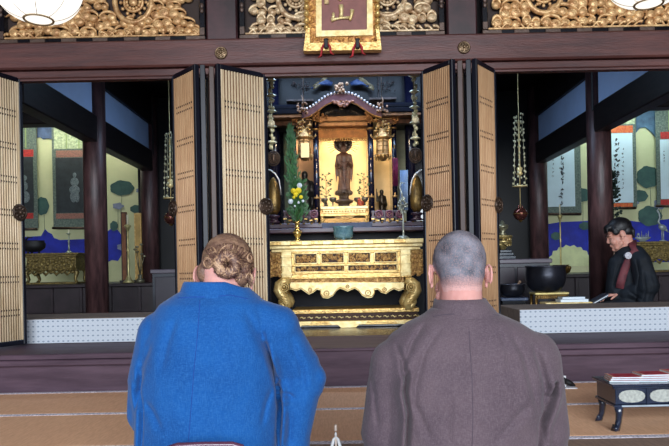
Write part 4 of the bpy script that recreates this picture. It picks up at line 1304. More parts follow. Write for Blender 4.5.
def crane_stand():
    Y0 = 5.58; b = on_table(403.5, Y0); s = lambda n: px(n, Y0); rnd = random.Random(6)
    t = empty('crane_candlestick', b, 'pale silver candlestick with leafy top at the right end of the altar table', 'candlestick')
    sm = M('pale_pewter', (196, 204, 198), .3, .6, .2, 20)
    m = MB(); m.lathe([(s(4), s(1.2)), (s(3), s(2.4)), (s(1), s(4)), (s(.8), s(30)), (s(1.3), s(31)), (s(.8), s(32))], b, 14); m.build('pole', sm, t)
    for k in range(3):
        a = k * 2.094 + .5; m = MB(); m.tube([b + Vector((0, 0, s(2.6))), b + Vector((s(4) * math.cos(a), s(4) * math.sin(a), s(2.8))), b + Vector((s(7.6) * math.cos(a), s(7.6) * math.sin(a), .006))], [.012, .010, .006], 8); m.build('foot', sm, t)
    m = MB()
    for k in range(46):
        a = rnd.uniform(0, 6.28); y = rnd.uniform(26, 42); r = s(5.2) * math.sin(math.pi * (y - 24) / 20)
        p = b + Vector((r * rnd.uniform(.3, 1) * math.cos(a), r * .6 * math.sin(a), s(y))); m.ell(p, (.016, .007, .010), 8, 5, (rnd.uniform(-1, 1), rnd.uniform(-1, 1), a))
    m.build('leaf_crest', sm, t)
    m = MB(); m.tube([b + Vector((0, 0, s(40))), b + Vector((s(-1), 0, s(47))), b + Vector((s(-3), 0, s(53))), b + Vector((s(-1), -.01, s(57))), b + Vector((s(2.5), -.02, s(56)))], [.01, .007, .006, .009, .002], 8)
    m.build('crane_neck', sm, t)
crane_stand()
# ================================================================== THE SIDE CHAPELS
def pq(x, y, Y): p = P(x, y, Y); return (p.x, p.z)
m_blue = M('ultramarine_paint', (22, 42, 176), .6, 0, .15, 6, col2=(14, 28, 140))
m_leafp = M('painted_lotus_green', (62, 96, 88), .65, 0, .2, 8, col2=(44, 76, 74))
m_blossomp = M('painted_lilac', (132, 140, 164), .65, 0, .15, 12)
m_cloudp = M('painted_pale_cloud', (216, 224, 168), .65, 0, .08, 8)
m_brocade = M('grey_green_brocade', (112, 126, 112), .7, 0, .3, 40, .2, 80, col2=(66, 80, 80))
m_broclt = M('light_green_brocade', (206, 214, 170), .7, 0, .3, 30, .2, 80, col2=(132, 150, 122))
def wob_outline(cx, cy, rx, ry, n, amp, rnd, ph=0, lobes=7):
    out = []
    for k in range(n):
        a = 2 * math.pi * k / n
        r = 1 + amp * math.cos(lobes * a + ph) + rnd.uniform(-amp, amp) * .3
        out.append((cx + rx * r * math.cos(a), cy + ry * r * math.sin(a)))
    return out
def mural(lab, name, water, leaves, blossoms, stems, clouds, yb):
    t = empty(name, P(sum(a for a, b in water[0]) / len(water[0]), 230, yb), lab, 'wall painting')
    rnd = random.Random(len(lab))
    e = [0]
    def lay(shapes, nm, mat, d):
        m = MB()
        for s in shapes:
            e[0] += .0003; m.ppx(s, yb - d - e[0], .0012)
        if shapes: m.build(nm, mat, t)
    lay(water, 'painted_water', m_blue, .002)
    lay(clouds, 'painted_cloud', m_cloudp, .005)
    m = MB()
    for st in stems: m.tube([P(a, b, yb - .008) for a, b in st], .006, 5, flat=.3)
    if stems: m.build('painted_stem', m_leafp, t)
    for l in leaves: lay([wob_outline(*l, 26, .05, rnd)], 'painted_leaf', m_leafp, .009)
    for l in blossoms: lay([wob_outline(*l, 20, .14, rnd, lobes=5)], 'painted_blossom', m_blossomp, .014)
mural('lotus pond wall painting with blue water behind the left chapel', 'lotus_mural',
      [[(14, 256), (14, 238), (24, 237), (32, 236.5), (41, 236), (45, 229), (48, 232), (52, 234), (54, 238), (60, 240), (84, 239), (92, 236), (104, 229), (108, 231), (112, 228), (118, 230), (122, 236), (123, 244), (121, 256), (118, 261), (112, 260), (106, 263), (98, 262), (88, 254), (60, 253), (40, 253)]],
      [(122, 188, 12, 7.5), (114, 226, 4, 5), (42, 206, 7, 9), (136, 209, 6, 4)],
      [(118, 206, 5.5, 3.2), (139, 190.5, 3, 2.4), (120, 247, 3, 3)],
      [[(122, 192), (121, 206), (121, 224)], [(118, 209), (118, 232)], [(140, 192), (139, 210)], [(44, 212), (45, 236)]],
      [], YB)
mural('lotus pond wall painting with blue water and pale scalloped cloud behind the right chapel', 'lotus_mural',
      [[(548, 262), (548, 224), (560, 222), (585, 221), (610, 219), (625, 220), (640, 222), (669, 219), (700, 218), (700, 262)]],
      [(648, 177, 11.5, 11), (650, 216, 12, 10), (582, 195, 8, 7), (585, 226, 6, 4), (640, 196, 8, 6), (556, 236, 5, 4)],
      [(660, 204, 6, 5), (634, 203, 5, 3)],
      [[(650, 184), (651, 206)], [(583, 200), (583, 222)], [(661, 208), (662, 220)]],
      [[(548, 266), (548, 258), (552, 255), (553, 251), (557, 250.5), (559, 247), (563, 247.5), (566, 244.8), (570, 246.4), (574, 245), (577, 247.4), (581, 247), (583, 250), (587, 251), (588, 254.5), (591, 257), (592, 266)]], YB)
# brocade blue cloud tops and light strips
def scroll(x0, x1, ytop, ypic0, ypic1, ybot, pic_mat, head_mat, lab, drawing=None, seed=0, inset=3.0, top_mat=None):
    Y0 = YB - .05
    t = empty('hanging_scroll', P((x0 + x1) / 2, ybot, Y0), lab, 'hanging scroll')
    m = MB(); a, b = P(x0, ybot, Y0), P(x1, ytop, Y0); m.bbox(a.x, b.x, Y0, Y0 + .004, a.z, b.z); m.build('brocade_mount', m_brocade, t)
    if top_mat:
        m = MB(); a, b = P(x0 + .6, ypic0 - 8.5, Y0), P(x1 - .6, ytop, Y0); m.bbox(a.x, b.x, Y0 - .002, Y0, a.z, b.z); m.build('upper_mount', top_mat, t)
        m = MB()
        for q in (.33, .66):
            xx = a.x + (b.x - a.x) * q; m.bbox(xx - .008, xx + .008, Y0 - .006, Y0 - .003, a.z, b.z)
        m.build('hanging_strip', M('green_strip', (150, 170, 110), .7), t)
    m = MB(); a, b = P(x0 + inset, ypic1, Y0), P(x1 - inset, ypic0, Y0); m.bbox(a.x, b.x, Y0 - .003, Y0 - .0005, a.z, b.z); pc = m.build('picture', pic_mat, t)
    m = MB(); a, b = P(x0 + inset - .4, ypic0, Y0), P(x1 - inset + .4, ypic0 - 7.5, Y0); m.bbox(a.x, b.x, Y0 - .004, Y0 - .0005, a.z, b.z); m.build('header_band', head_mat, t)
    m = MB(); a, b = P(x0 + inset - .4, ypic1 + 6, Y0), P(x1 - inset + .4, ypic1, Y0); m.bbox(a.x, b.x, Y0 - .004, Y0 - .0005, a.z, b.z); m.build('footer_band', head_mat, t)
    m = MB(); a, b = P(x0 - 1, ybot, Y0 - .005), P(x1 + 1, ybot, Y0 - .005); m.cyl(a, b, .018, None, 14); m.build('roller', m_brz, t)
    if drawing: drawing(pc, Y0 - .006)
    return t
m_paper = M('pale_blue_paper', (206, 226, 236), .8, 0, .05, 3)
m_ink = M('black_ink', (24, 30, 36), .7, 0, .1, 5)
def calligraphy(cx, y0, y1, n, size, seed, extra=None):
    def f(pc, Y):
        rnd = random.Random(seed); m = MB()
        def glyph(cx, cy, s):
            for k in range(rnd.randint(3, 5)):
                a = rnd.choice((0, .1, 1.4, 1.7, 2.3, .8)); L = s * rnd.uniform(.35, .75)
                x, y = cx + rnd.uniform(-.35, .35) * s, cy + rnd.uniform(-.4, .4) * s
                p = [(x - L / 2 * math.cos(a), y - L / 2 * math.sin(a)), (x + rnd.uniform(-.1, .1) * s, y + rnd.uniform(-.1, .1) * s), (x + L / 2 * math.cos(a), y + L / 2 * math.sin(a))]
                m.tube([P(q, r, Y) for q, r in p], [px(.6 * s / 8, Y), px(.75 * s / 8, Y), px(.25 * s / 8, Y)], 6, flatdir=(0, 1, 0))
        for i in range(n):
            yy = y0 + (y1 - y0) * (i + .5) / n; glyph(cx + rnd.uniform(-.6, .6), yy, size * rnd.uniform(.8, 1.15))
        if extra:
            ex, ey0, ey1, en, es = extra
            for i in range(en): glyph(ex, ey0 + (ey1 - ey0) * (i + .5) / en, es)
        m.build('brush_writing', m_ink, pc)
    return f
m_pinkh = M('pink_brown_brocade', (164, 110, 96), .7, 0, .3, 50, col2=(120, 90, 80))
m_redh = M('red_brocade', (196, 52, 48), .7, 0, .3, 40, col2=(150, 40, 40))
m_orh = M('orange_brocade', (214, 122, 60), .7, 0, .35, 40, col2=(196, 70, 44))
m_darkpic = M('dark_painted_silk', (44, 52, 58), .7, 0, .2, 10)
def fig_drawing(pts, mat):
    def f(pc, Y):
        m = MB(); rnd = random.Random(2)
        for (x, y, rx, ry) in pts: m.ell(P(x, y, Y + .003), (px(rx, Y), .003, px(ry, Y)), 14, 8)
        m.build('painted_figure', mat, pc)
    return f
m_figp = M('pale_grey_figure', (120, 132, 136), .7, 0, .3, 60, col2=(70, 80, 88))
scroll(6, 36, 116, 157, 213, 229, m_darkpic, m_redh, 'dark hanging scroll at the far left beside the leftmost lattice door', fig_drawing([(24, 178, 3, 3), (24, 186, 4, 5), (25, 197, 5, 6)], m_figp), top_mat=m_brocade)
scroll(53.5, 92, 116, 157.5, 213, 228, m_darkpic, m_pinkh, 'dark hanging scroll with a pale standing figure left of the round front column', fig_drawing([(74.5, 175, 1.9, 2.4), (74.5, 182, 4.2, 4.5), (74.5, 190, 5.5, 4.5), (73.5, 197, 3.5, 5.5), (77, 197, 2.4, 5.5)], m_figp), top_mat=m_broclt)
m = MB(); m.ppx([(37, 138), (40, 137), (43, 139.5), (47, 138.5), (52, 139), (52, 112), (37, 112)], YB - .02, .004)
tag(m.build('painted_cloud', M('slate_blue_cloud', (84, 106, 146), .65, 0, .2, 10)), 'slate blue painted cloud at the top of the left chapel wall', 'wall painting')
scroll(541, 580, 128, 134, 207, 214, m_paper, m_brocade, 'white calligraphy scroll between the back column and front column of the right chapel', calligraphy(562, 150, 206, 11, 4.6, 3, (553, 158, 178, 5, 2.0)), inset=6.2)
scroll(606, 635, 96, 133, 203, 208, m_paper, m_orh, 'white calligraphy scroll with orange header right of the round front column', calligraphy(617, 137, 190, 10, 5.0, 7, (623, 147, 190, 10, 2.2)), inset=2.8, top_mat=m_broclt)
scroll(657, 692, 96, 139, 199, 206, m_paper, m_redh, 'white calligraphy scroll with red header at the right edge', calligraphy(676, 146, 196, 9, 6, 9, (664, 150, 163, 4, 1.8)), inset=4, top_mat=m_brocade)
m = MB(); m.ppx([(636, 133), (640, 128), (645, 127), (650, 131), (656, 138), (657, 95), (636, 95)], YB - .02, .004)
tag(m.build('painted_cloud', M('slate_blue_cloud2', (70, 104, 132), .65, 0, .2, 10)), 'blue painted cloud at the top of the right chapel wall', 'wall painting')

# ---- golden chapel tables and what stands on them -------------------------
def chapel_table(x0, x1, yt, yb_, Y0, lab, seed):
    rnd = random.Random(seed)
    zb_ = zs + .001; X0, X1 = P(x0, 260, Y0).x, P(x1, 260, Y0).x; zt = P((x0 + x1) / 2, yt, Y0).z
    t = empty('chapel_table', ((X0 + X1) / 2, Y0, zb_), lab, 'altar table', 'carved gilt tables in the side chapels')
    H = zt - zb_
    gm = M('dim_carved_gilt', (150, 130, 74), .4, .55, .35, 40, .3, 70, col2=(84, 72, 44))
    m = MB(); m.bev(X0, X1, Y0, Y0 + .4, zt - .025, zt, .005); m.bev(X0 + .02, X1 - .02, Y0 + .01, Y0 + .39, zt - .05, zt - .025, .004); m.build('tabletop', gm, t)
    m = MB(); m.bbox(X0 + .04, X1 - .04, Y0 + .03, Y0 + .37, zb_ + H * .42, zt - .04)
    relief(m, X0 + .05, X1 - .05, zb_ + H * .5, zt - .06, Y0 + .028, rnd, 130, .016); m.build('carved_body', gm, t)
    m = MB()
    for k in range(9):
        xx = X0 + .08 + (X1 - X0 - .16) * k / 8
        m.tube([(xx - .06, Y0 + .03, zb_ + H * .45), (xx, Y0 + .02, zb_ + H * (.3 if k % 2 else .36)), (xx + .06, Y0 + .03, zb_ + H * .45)], [.012, .02, .012], 6)
    m.build('apron', gm, t)
    for xx, sg in ((X0 + .07, -1), (X1 - .07, 1)):
        for yo in (.05, .33):
            m = MB(); m.tube([(xx, Y0 + yo, zb_ + H * .5), (xx + sg * .04, Y0 + yo - .02, zb_ + H * .36), (xx + sg * .01, Y0 + yo, zb_ + H * .15), (xx + sg * .035, Y0 + yo - .01, zb_ + .012)], [.03, .032, .018, .022], 8); m.build('leg', gm, t)
    m = MB(); m.bev(X0 + .03, X1 - .03, Y0 + .02, Y0 + .38, zb_, zb_ + .022, .004); m.build('base_rail', gm, t)
    return zt
z1_ = chapel_table(22, 78, 253, 280, 7.75, 'dim carved gilt table on the dais in the left chapel', 3)
z2_ = chapel_table(634, 700, 241, 262, 7.75, 'dim carved gilt table on the dais at the right edge behind the priest', 4)
def candlestick(b, H, mat, lab, group=None, flame=False, r=.03):
    t = empty('candlestick', b, lab, 'candlestick', group)
    m = MB(); m.lathe([(r * 1.6, 0), (r * 1.7, H * .015), (r, H * .05), (r * .7, H * .09), (r * .35, H * .14), (r * .3, H * .5), (r * .5, H * .53), (r * .3, H * .57), (r * .3, H * .85), (r * .7, H * .9), (r * 1.1, H * .93), (r * .9, H * .95), (r * .3, H * .96)], b, 18); m.build('stem', mat, t)
    m = MB(); m.cyl(b + Vector((0, 0, H * .95)), b + Vector((0, 0, H * 1.12)), r * .28, None, 10); m.build('candle', M('ivory_wax', (240, 232, 200), .6, 0, .05), t)
    return t
def on_dais(x, Y): return Vector((P(x, 270, Y).x, Y, zs + .0015))
def on_z(x, Y, z): return Vector((P(x, 250, Y).x, Y, z + .0015))
Yc = 7.6
def hgt(y, b): return (PX((b.x, b.y, b.z))[1] - y) * b.y / F
b = on_dais(128.5, Yc); candlestick(b, hgt(222, b), M('pale_gilt_stem', (226, 214, 150), .35, .5, .2, 20), 'tall pale gilt candlestick on the dais in the left chapel, before a brown tablet', r=.04)
def lotus_foot(b, mat, r):
    m = MB(); m.lathe([(r * .8, 0), (r, r * .5), (r * .5, r)], b, 16)
b = on_dais(140, 7.55)
t = empty('lotus_spray', b, 'dark metal lotus spray standing on the dais left of the rear column', 'altar ornament')
m = MB(); rnd = random.Random(12); H = hgt(243, b)
m.lathe([(.05, 0), (.055, .03), (.02, .06), (.03, .1)], b, 16)
for k in range(6):
    a = k + .3; m.tube([b + Vector((0, 0, .08)), b + Vector((.03 * math.cos(a), .02 * math.sin(a), H * .5)), b + Vector((.055 * math.cos(a), .03 * math.sin(a), H * (.65 + .06 * k)))], [.006, .005, .004], 5)
    m.ell(b + Vector((.055 * math.cos(a), .03 * math.sin(a), H * (.66 + .06 * k))), (.024, .016, .014), 10, 6)
m.build('spray', M('grey_gilt', (150, 146, 120), .35, .6, .3, 20), t)
# upright wooden plaques against the wall
for k, (x0, x1, y0, y1, nm, lab) in enumerate(((120.5, 126.5, 212, 262, 'wooden_tablet', 'brown upright wooden tablet behind the tall candlestick in the left chapel'), (134, 141, 213, 256, 'gilt_tablet', 'pale gilt upright tablet beside the rear column in the left chapel'))):
    Y0 = 7.9 + .1 * k; b = on_dais((x0 + x1) / 2, Y0)
    t = empty(nm, b, lab, 'tablet')
    zt_t = P(x0, y0, Y0).z; X0, X1 = P(x0, y0, Y0).x, P(x1, y0, Y0).x
    m = MB(); m.bev(X0, X1, Y0, Y0 + .03, zs + .03, zt_t, .005)
    m.build('board', M('orange_brown_board', (152, 92, 52), .5, 0, .25, 8, stretch=(6, 6, 1)) if k == 0 else M('honey_board', (206, 168, 96), .45, .2, .15, 8), t)
    m = MB(); m.bev(X0 - .02, X1 + .02, Y0 - .03, Y0 + .06, zs + .001, zs + .03, .004); m.build('base', m_dark, t)
    m = MB()
    for q in (.08, .92): m.bbox(X0 + (X1 - X0) * q - .005, X0 + (X1 - X0) * q + .005, Y0 - .004, Y0, zs + .03, zt_t - .01)
    m.bbox(X0, X1, Y0 - .004, Y0, zt_t - .016, zt_t - .008); m.build('edge_strip', m_dark if k == 0 else m_gold, t)
# on the left table
b = on_z(69, 7.9, z1_); candlestick(b, hgt(232, b), M('green_white_metal', (186, 196, 170), .35, .5, .2, 20), 'small pale candlestick standing on the left chapel table')
b = on_z(33, 7.9, z1_)
m = MB(); m.lathe([(.05, .02), (.1, .03), (.15, .07), (.16, .12), (.14, .15), (.15, .165), (.13, .16), (.02, .12)], b, 24, (1, .7))
for k in range(3): a = k * 2.1; m.cyl(b + Vector((.08 * math.cos(a), .06 * math.sin(a), 0)), b + Vector((.07 * math.cos(a), .05 * math.sin(a), .05)), .014, None, 8)
m.tube([b + Vector((-.1, 0, .16)), b + Vector((-.06, 0, .21)), b + Vector((0, 0, .2))], [.01, .012, .006], 6)
tag(m.build('incense_pot', m_black), 'black footed incense pot on the left chapel table', 'incense burner')
# right chapel: golden candle stand, crane, plant, small boat ornament
b = on_dais(561, 7.75); candlestick(b, hgt(212, b), M('warm_gilt_stem', (214, 196, 128), .35, .6, .2, 20), 'slender gilt candle stand on the dais behind the large bowl gong', r=.028)
b = on_dais(561, 7.6)
m = MB(); m.lathe([(.06, 0), (.1, .02), (.12, .06), (.09, .1), (.1, .115), (.02, .09)], b, 24)
for k in range(12):
    a = k * math.pi / 6; m.ell(b + Vector((.1 * math.cos(a), .1 * math.sin(a), .075)), (.024, .024, .026), 8, 6)
tag(m.build('gilt_bowl', m_bronze), 'small lobed gilt bowl at the foot of the slender candle stand', 'bowl')
def plant_dark(x, y0, y1, Y0, lab):
    b = P(x, y0, Y0); b.z = zs + .001
    t = empty('potted_plant', b, lab, 'plant'); rnd = random.Random(5)
    tp = P(x, y1, Y0).z
    m = MB(); m.lathe([(.06, 0), (.09, .08), (.1, .2), (.07, .3), (.05, .42), (.065, .5), (.06, .5), (.03, .4)], b, 20); m.build('pot', m_brz, t)
    m = MB(); H = tp - b.z
    m.cyl(b + Vector((0, 0, .4)), (b.x, b.y, tp), .01, .004, 6)
    lf = MB()
    for k in range(90):
        u = rnd.random(); z = b.z + .5 + (H - .5) * u; a = rnd.uniform(0, 6.28); L = (.16 * (1 - u) + .03) * rnd.uniform(.5, 1)
        p = Vector((b.x, b.y, z)); d = Vector((math.cos(a), .6 * math.sin(a), .5)); m.cyl(p, p + d * L, .004, .002, 5)
        for q in (.6, 1): lf.ell(p + d * L * q, (.022, .010, .016), 8, 5, (0, rnd.uniform(-1, 1), a))
    m.build('stem', M('dark_stem', (34, 34, 28), .7), t); lf.build('foliage', M('black_green_leaf', (22, 50, 40), .6, 0, .2, 10), t)
plant_dark(613.5, 222, 172, 8.4, 'dark slender plant in a bronze vase in front of the orange headed calligraphy scroll')
b = on_z(663, 7.95, z2_)
t = empty('crane_figure', b, 'pale standing crane figure on the right chapel table', 'figurine'); s = 7.95 / F
pm = M('pale_crane_metal', (176, 186, 186), .4, .4, .2, 20)
m = MB(); m.ell(b + Vector((0, 0, 14 * s)), (4.4 * s, 2.4 * s, 3 * s), 14, 10, (0, .5, 0)); m.tube([b + Vector((-2 * s, 0, 15.5 * s)), b + Vector((-4.2 * s, 0, 20 * s)), b + Vector((-2.6 * s, 0, 24 * s)), b + Vector((-3.2 * s, 0, 28 * s)), b + Vector((-5 * s, 0, 31 * s)), b + Vector((-3.4 * s, 0, 33 * s))], [1.4 * s, 1.0 * s, .8 * s, .8 * s, 1.1 * s, .3 * s], 8)
m.tube([b + Vector((2 * s, 0, 13 * s)), b + Vector((6 * s, 0, 9 * s))], [1.8 * s, .4 * s], 8); m.build('body', pm, t)
for dx in (-1, 1): m = MB(); m.tube([b + Vector((dx * s, dx * .01, 12 * s)), b + Vector((dx * 1.3 * s, dx * .01, 6 * s)), b + Vector((dx * s, dx * .01, .8 * s))], .5 * s, 6); m.build('leg', pm, t)
m = MB(); m.lathe([(3.4 * s, 0), (3.2 * s, 1 * s), (1.5 * s, 1.6 * s)], b, 16); m.build('base', pm, t)
b = on_z(643, 7.92, z2_)
m = MB(); s = 7.92 / F
m.lathe([(2 * s, 0), (2.4 * s, 1 * s), (5.6 * s, 3.2 * s), (6.4 * s, 4.6 * s), (5 * s, 4 * s)], b, 20, (1.3, .5))
for k in range(6): m.tube([b + Vector(((k - 2.5) * 2 * s, 0, 3 * s)), b + Vector(((k - 2.5) * 2.4 * s, 0, (7 + (k % 3) * 2) * s))], [.9 * s, .2 * s], 6)
m.ell(b + Vector((-5 * s, -.01, 7.5 * s)), 1.4 * s, 10, 8)
tag(m.build('boat_ornament', pm), 'small pale boat shaped ornament on the right chapel table behind the priest', 'ornament')

# ---- hanging lamps with spheres at the side passages ----------------------
def hanging_lamp(x, Y0, y0, y1, ys, mat, lab, seed, sph):
    rnd = random.Random(seed); t = empty('hanging_lamp', P(x, ys, Y0), lab, 'hanging lamp', 'gilt beaded hanging lamps in the side passages')
    s = lambda n: px(n, Y0); xw = P(x, y0, Y0).x
    c = lambda y: Vector((xw, Y0, P(x, y, Y0).z))
    m = MB(); m.cyl(c(ys - 6), (xw, Y0, 3.1), .004, None, 6); m.cyl(c(y1 - 18), c(y0 + 4), s(.9), None, 8); m.build('rod', m_cream, t)
    m = MB(); y = y0
    while y < y1:
        for k in range(6):
            a = k * math.pi / 3 + y; r = s(4.2 + 2.4 * (y - y0) / (y1 - y0))
            m.ell(c(y + rnd.uniform(-1.5, 1.5)) + Vector((r * math.cos(a), r * math.sin(a), 0)), (s(.95), s(.95), s(1.3)), 6, 5)
        y += 6.2
    for k in range(6):
        a = k * math.pi / 3 + .2; r = s(5); m.cyl(c(y0) + Vector((r * .8 * math.cos(a), r * .8 * math.sin(a), 0)), c(y1) + Vector((r * 1.25 * math.cos(a), r * 1.25 * math.sin(a), 0)), .0015, None, 4)
    m.build('bead_strands', mat, t)
    m = MB(); yc = y1 - 16
    m.lathe([(s(1), s(4)), (s(3), s(3)), (s(2.4), -s(1)), (s(3.4), -s(3)), (s(1), -s(5))], c(yc), 8); m.lathe([(s(6.5), 0), (s(7), s(.8)), (s(3), s(1.6))], c(y1), 12, wob=lambda a, z: 1 + .15 * math.cos(6 * a))
    m.build('crown', m_cream, t)
    m = MB(); m.ell(c(ys), (s(7), s(7), s(6.6)), 24, 16); m.torus(c(ys - 7), s(2), s(.4), 'y', 14, 6); m.build('sphere', sph, t)
    m = MB(); m.torus(c(ys), s(7.1), .004, 'z', 30, 6); m.lathe([(s(1.2), -s(8)), (s(2), -s(6.6)), (s(3), -s(5.4))], c(ys), 12); m.build('sphere_band', m_bronze, t)
m_sphere = M('dark_copper_sphere', (140, 84, 76), .15, .8, .2, 6)
hanging_lamp(169.5, 6.6, 134, 199, 218, m_pale, 'beaded gilt hanging lamp with dark sphere in the left passage', 1, m_sphere)
hanging_lamp(518.5, 6.3, 116, 187, 214, m_pale, 'beaded gilt hanging lamp with copper sphere in the right passage', 2, m_sphere)

# ---- tiered gilt stand and cabinets in the right passage --------------------
def cabinet(x0, x1, yt, Y0, dep, lab, name='low_cabinet'):
    X0, X1 = P(x0, 280, Y0).x, P(x1, 280, Y0).x; zt = P((x0 + x1) / 2, yt, Y0).z
    t = empty(name, ((X0 + X1) / 2, Y0, FZ), lab, 'cabinet')
    m = MB(); m.bbox(X0 + .02, X1 - .02, Y0 + .02, Y0 + dep, FZ + .002, zt - .04); m.build('body', M('black_blue_cabinet', (34, 34, 44), .3, 0, .2, 4, coat=.3), t)
    m = MB(); m.bev(X0, X1, Y0, Y0 + dep + .01, zt - .045, zt, .008); m.build('top', M('grey_purple_top', (92, 82, 92), .35, 0, .15, 6, coat=.2), t)
    n_ = 2
    for k in range(n_):
        a = X0 + .04 + (X1 - X0 - .08) * k / n_; b_ = X0 + .04 + (X1 - X0 - .08) * (k + 1) / n_
        m = MB(); m.bev(a + .01, b_ - .01, Y0 + .005, Y0 + .022, FZ + .05, zt - .08, .005); m.build('door_panel', M('purple_black_panel', (52, 44, 54), .35, 0, .2, 4), t)
    return zt
zc1 = cabinet(480, 553, 259, 6.0, .6, 'low dark cabinet behind the bowl gong in the right passage')
zc2 = cabinet(150, 205, 269, 6.6, .5, 'low dark cabinet at the left passage beside the rear column')
zc3 = None
def tiered_stand():
    Y0 = 6.15; b = Vector((P(506, 250, Y0).x, Y0 + .12, zc1 + .002)); s = lambda n: px(n, Y0)
    t = empty('tiered_stand', b, 'tiered gilt and black stand with carved tray on the low cabinet in the right passage', 'stand')
    m = MB(); z = 0
    for k, (w, h) in enumerate(((10, 3.5), (8, 3), (6, 3))): m.bev(b.x - s(w), b.x + s(w), Y0, Y0 + .24, b.z + s(z), b.z + s(z + h), .005); z += h
    m.build('stepped_base', m_lac, t)
    m = MB(); m.lathe([(s(3), s(z)), (s(4), s(z + 3)), (s(9), s(z + 7)), (s(10), s(z + 9)), (s(9), s(z + 9.5)), (s(5), s(z + 9))], b, 6); zz = z + 9
    rnd = random.Random(4)
    for k in range(60):
        a = rnd.uniform(0, 6.28); r = s(8); m.ell(b + Vector((r * math.cos(a), r * .8 * math.sin(a), s(zz - 3 + rnd.uniform(-2, 6)))), (.014, .01, .014), 8, 6)
    m.lathe([(s(8), s(zz + 2)), (s(10.5), s(zz + 4)), (s(11), s(zz + 5.5)), (s(6), s(zz + 5.5))], b, 6)
    m.build('gilt_tray', M('bright_pierced_gilt', (206, 184, 122), .35, .6, .3, 30, .2, 70, col2=(120, 98, 60)), t)
    m = MB(); m.lathe([(s(4), s(zz + 5.6)), (s(5), s(zz + 7)), (s(2), s(zz + 9)), (s(6), s(zz + 13)), (s(7), s(zz + 16)), (s(3), s(zz + 17)), (s(1), s(zz + 21))], b, 8); m.build('finial', M('grey_gilt', (150, 146, 120)), t)
tiered_stand()
b = Vector((P(497, 250, 6.1).x - .02, 6.12, zc1 + .002))

# ---- bowl gong, small bowl, reading table ----------------------------------
def bowl_gong(x, yt, yb_, Rp, Y0, lab, name, seat=None):
    s = lambda n: px(n, Y0); c = P(x, yb_, Y0)
    t = empty(name, c, lab, 'bowl gong'); H = s(yb_ - yt); R = s(Rp)
    m = MB(); m.lathe([(R * .45, 0), (R * .68, H * .05), (R * .88, H * .22), (R * .98, H * .45), (R * 1.0, H * .65), (R * .965, H * .9), (R * .985, H * .96), (R * .99, H), (R * .93, H), (R * .9, H * .9), (R * .93, H * .6), (R * .7, H * .15), (.002, H * .1)], c, 48)
    m.build('bowl', M('blackened_bronze', (44, 46, 56), .3, .55, .25, 6, .1, 30), t)
    m = MB(); m.torus(c + Vector((0, 0, H * .97)), R * .985, .006, 'z', 48, 6); m.build('rim', M('worn_rim', (70, 70, 80), .3, .6), t)
    return c, t
Yg = 5.42
c, t = bowl_gong(545.8, 265.5, 292, 19.6, Yg, 'large black bronze bowl gong on a golden stand left of the priest', 'bowl_gong')
cushion = MB(); s = lambda n: px(n, Yg)
z0_ = P(545, 296, Yg).z
t = empty('gong_stand', (c.x, Yg, FZ), 'small gilt framed stand carrying the large bowl gong', 'stand')
m = MB(); m.bev(c.x - s(12), c.x + s(22), Yg - s(4), Yg + s(16), c.z - .022, c.z - .003, .004); m.build('top', M('gilt_tray_top', (226, 204, 132), .4, .4, .15, 20), t)
for dx in (-10, 20):
    for dy in (-2, 14):
        m = MB(); m.tube([(c.x + s(dx), Yg + s(dy), c.z - .024), (c.x + s(dx) * 1.06, Yg + s(dy), (c.z + FZ) / 2), (c.x + s(dx), Yg + s(dy), FZ + .012)], [.014, .012, .012], 8); m.build('leg', m_bronze, t)
m = MB()
for k in range(14): m.torus((c.x - s(9) + s(28) * k / 13, Yg - s(4), c.z - .04), .014, .005, 'y', 10, 5)
m.build('pierced_rail', m_bronze, t)
# low sutra desk by the priest: gilt desk with books
Yd = 5.325; a, b_ = P(541, 300, Yd).x, P(587, 300, Yd).x; zt = P(565, 301.5, Yd).z
t = empty('reading_desk', ((a + b_) / 2, Yd, FZ), 'low gilt edged reading desk beside the hands of the priest', 'desk')
m = MB(); m.bev(a, b_, Yd - .12, Yd + .04, zt - .02, zt, .004); m.build('desktop', m_cream, t)
for xx in (a + .02, b_ - .02):
    for yy in (-.1, .02): m = MB(); m.bev(xx - .012, xx + .012, Yd + yy - .012, Yd + yy + .012, FZ + .002, zt - .02, .003); m.build('leg', m_lac, t)
m = MB(); m.bev(a + .03, b_ - .03, Yd - .112, Yd - .10, zt - .05, zt - .021, .003); m.build('apron', m_bronze, t)
def book(x0, x1, Y0, z, th, mat, lab, cat='book', rot=0, cover=None, name='sutra_book', group=None, dep=.11):
    w = x1 - x0; t = empty(name, ((x0 + x1) / 2, Y0, z), lab, cat, group)
    m = MB(); m.bev(x0 + .003, x1 - .003, Y0 - dep / 2 + .002, Y0 + dep / 2 - .002, z + .0015, z + th - .0015, .001); pg = m.build('pages', mat, t)
    m = MB(); m.bbox(x0, x1, Y0 - dep / 2, Y0 + dep / 2, z, z + .0015); m.bbox(x0, x1, Y0 - dep / 2, Y0 + dep / 2, z + th - .0015, z + th); m.build('cover', cover or mat, t)
    return t
m_page = M('white_page', (226, 236, 244), .7, 0, .04, 6); m_grcov = M('grey_blue_cover', (110, 130, 148), .6, 0, .1, 6)
book(P(556, 298, Yd).x, P(584, 298, Yd).x, Yd - .04, zt + .0005, .022, m_page, 'lower pale folded book on the reading desk beside the priest', cover=m_page, dep=.13)
book(P(558, 298, Yd).x, P(581, 298, Yd).x, Yd - .04, zt + .0235, .02, m_page, 'grey covered book lying on top of the pale book on the reading desk', cover=m_grcov, dep=.12)
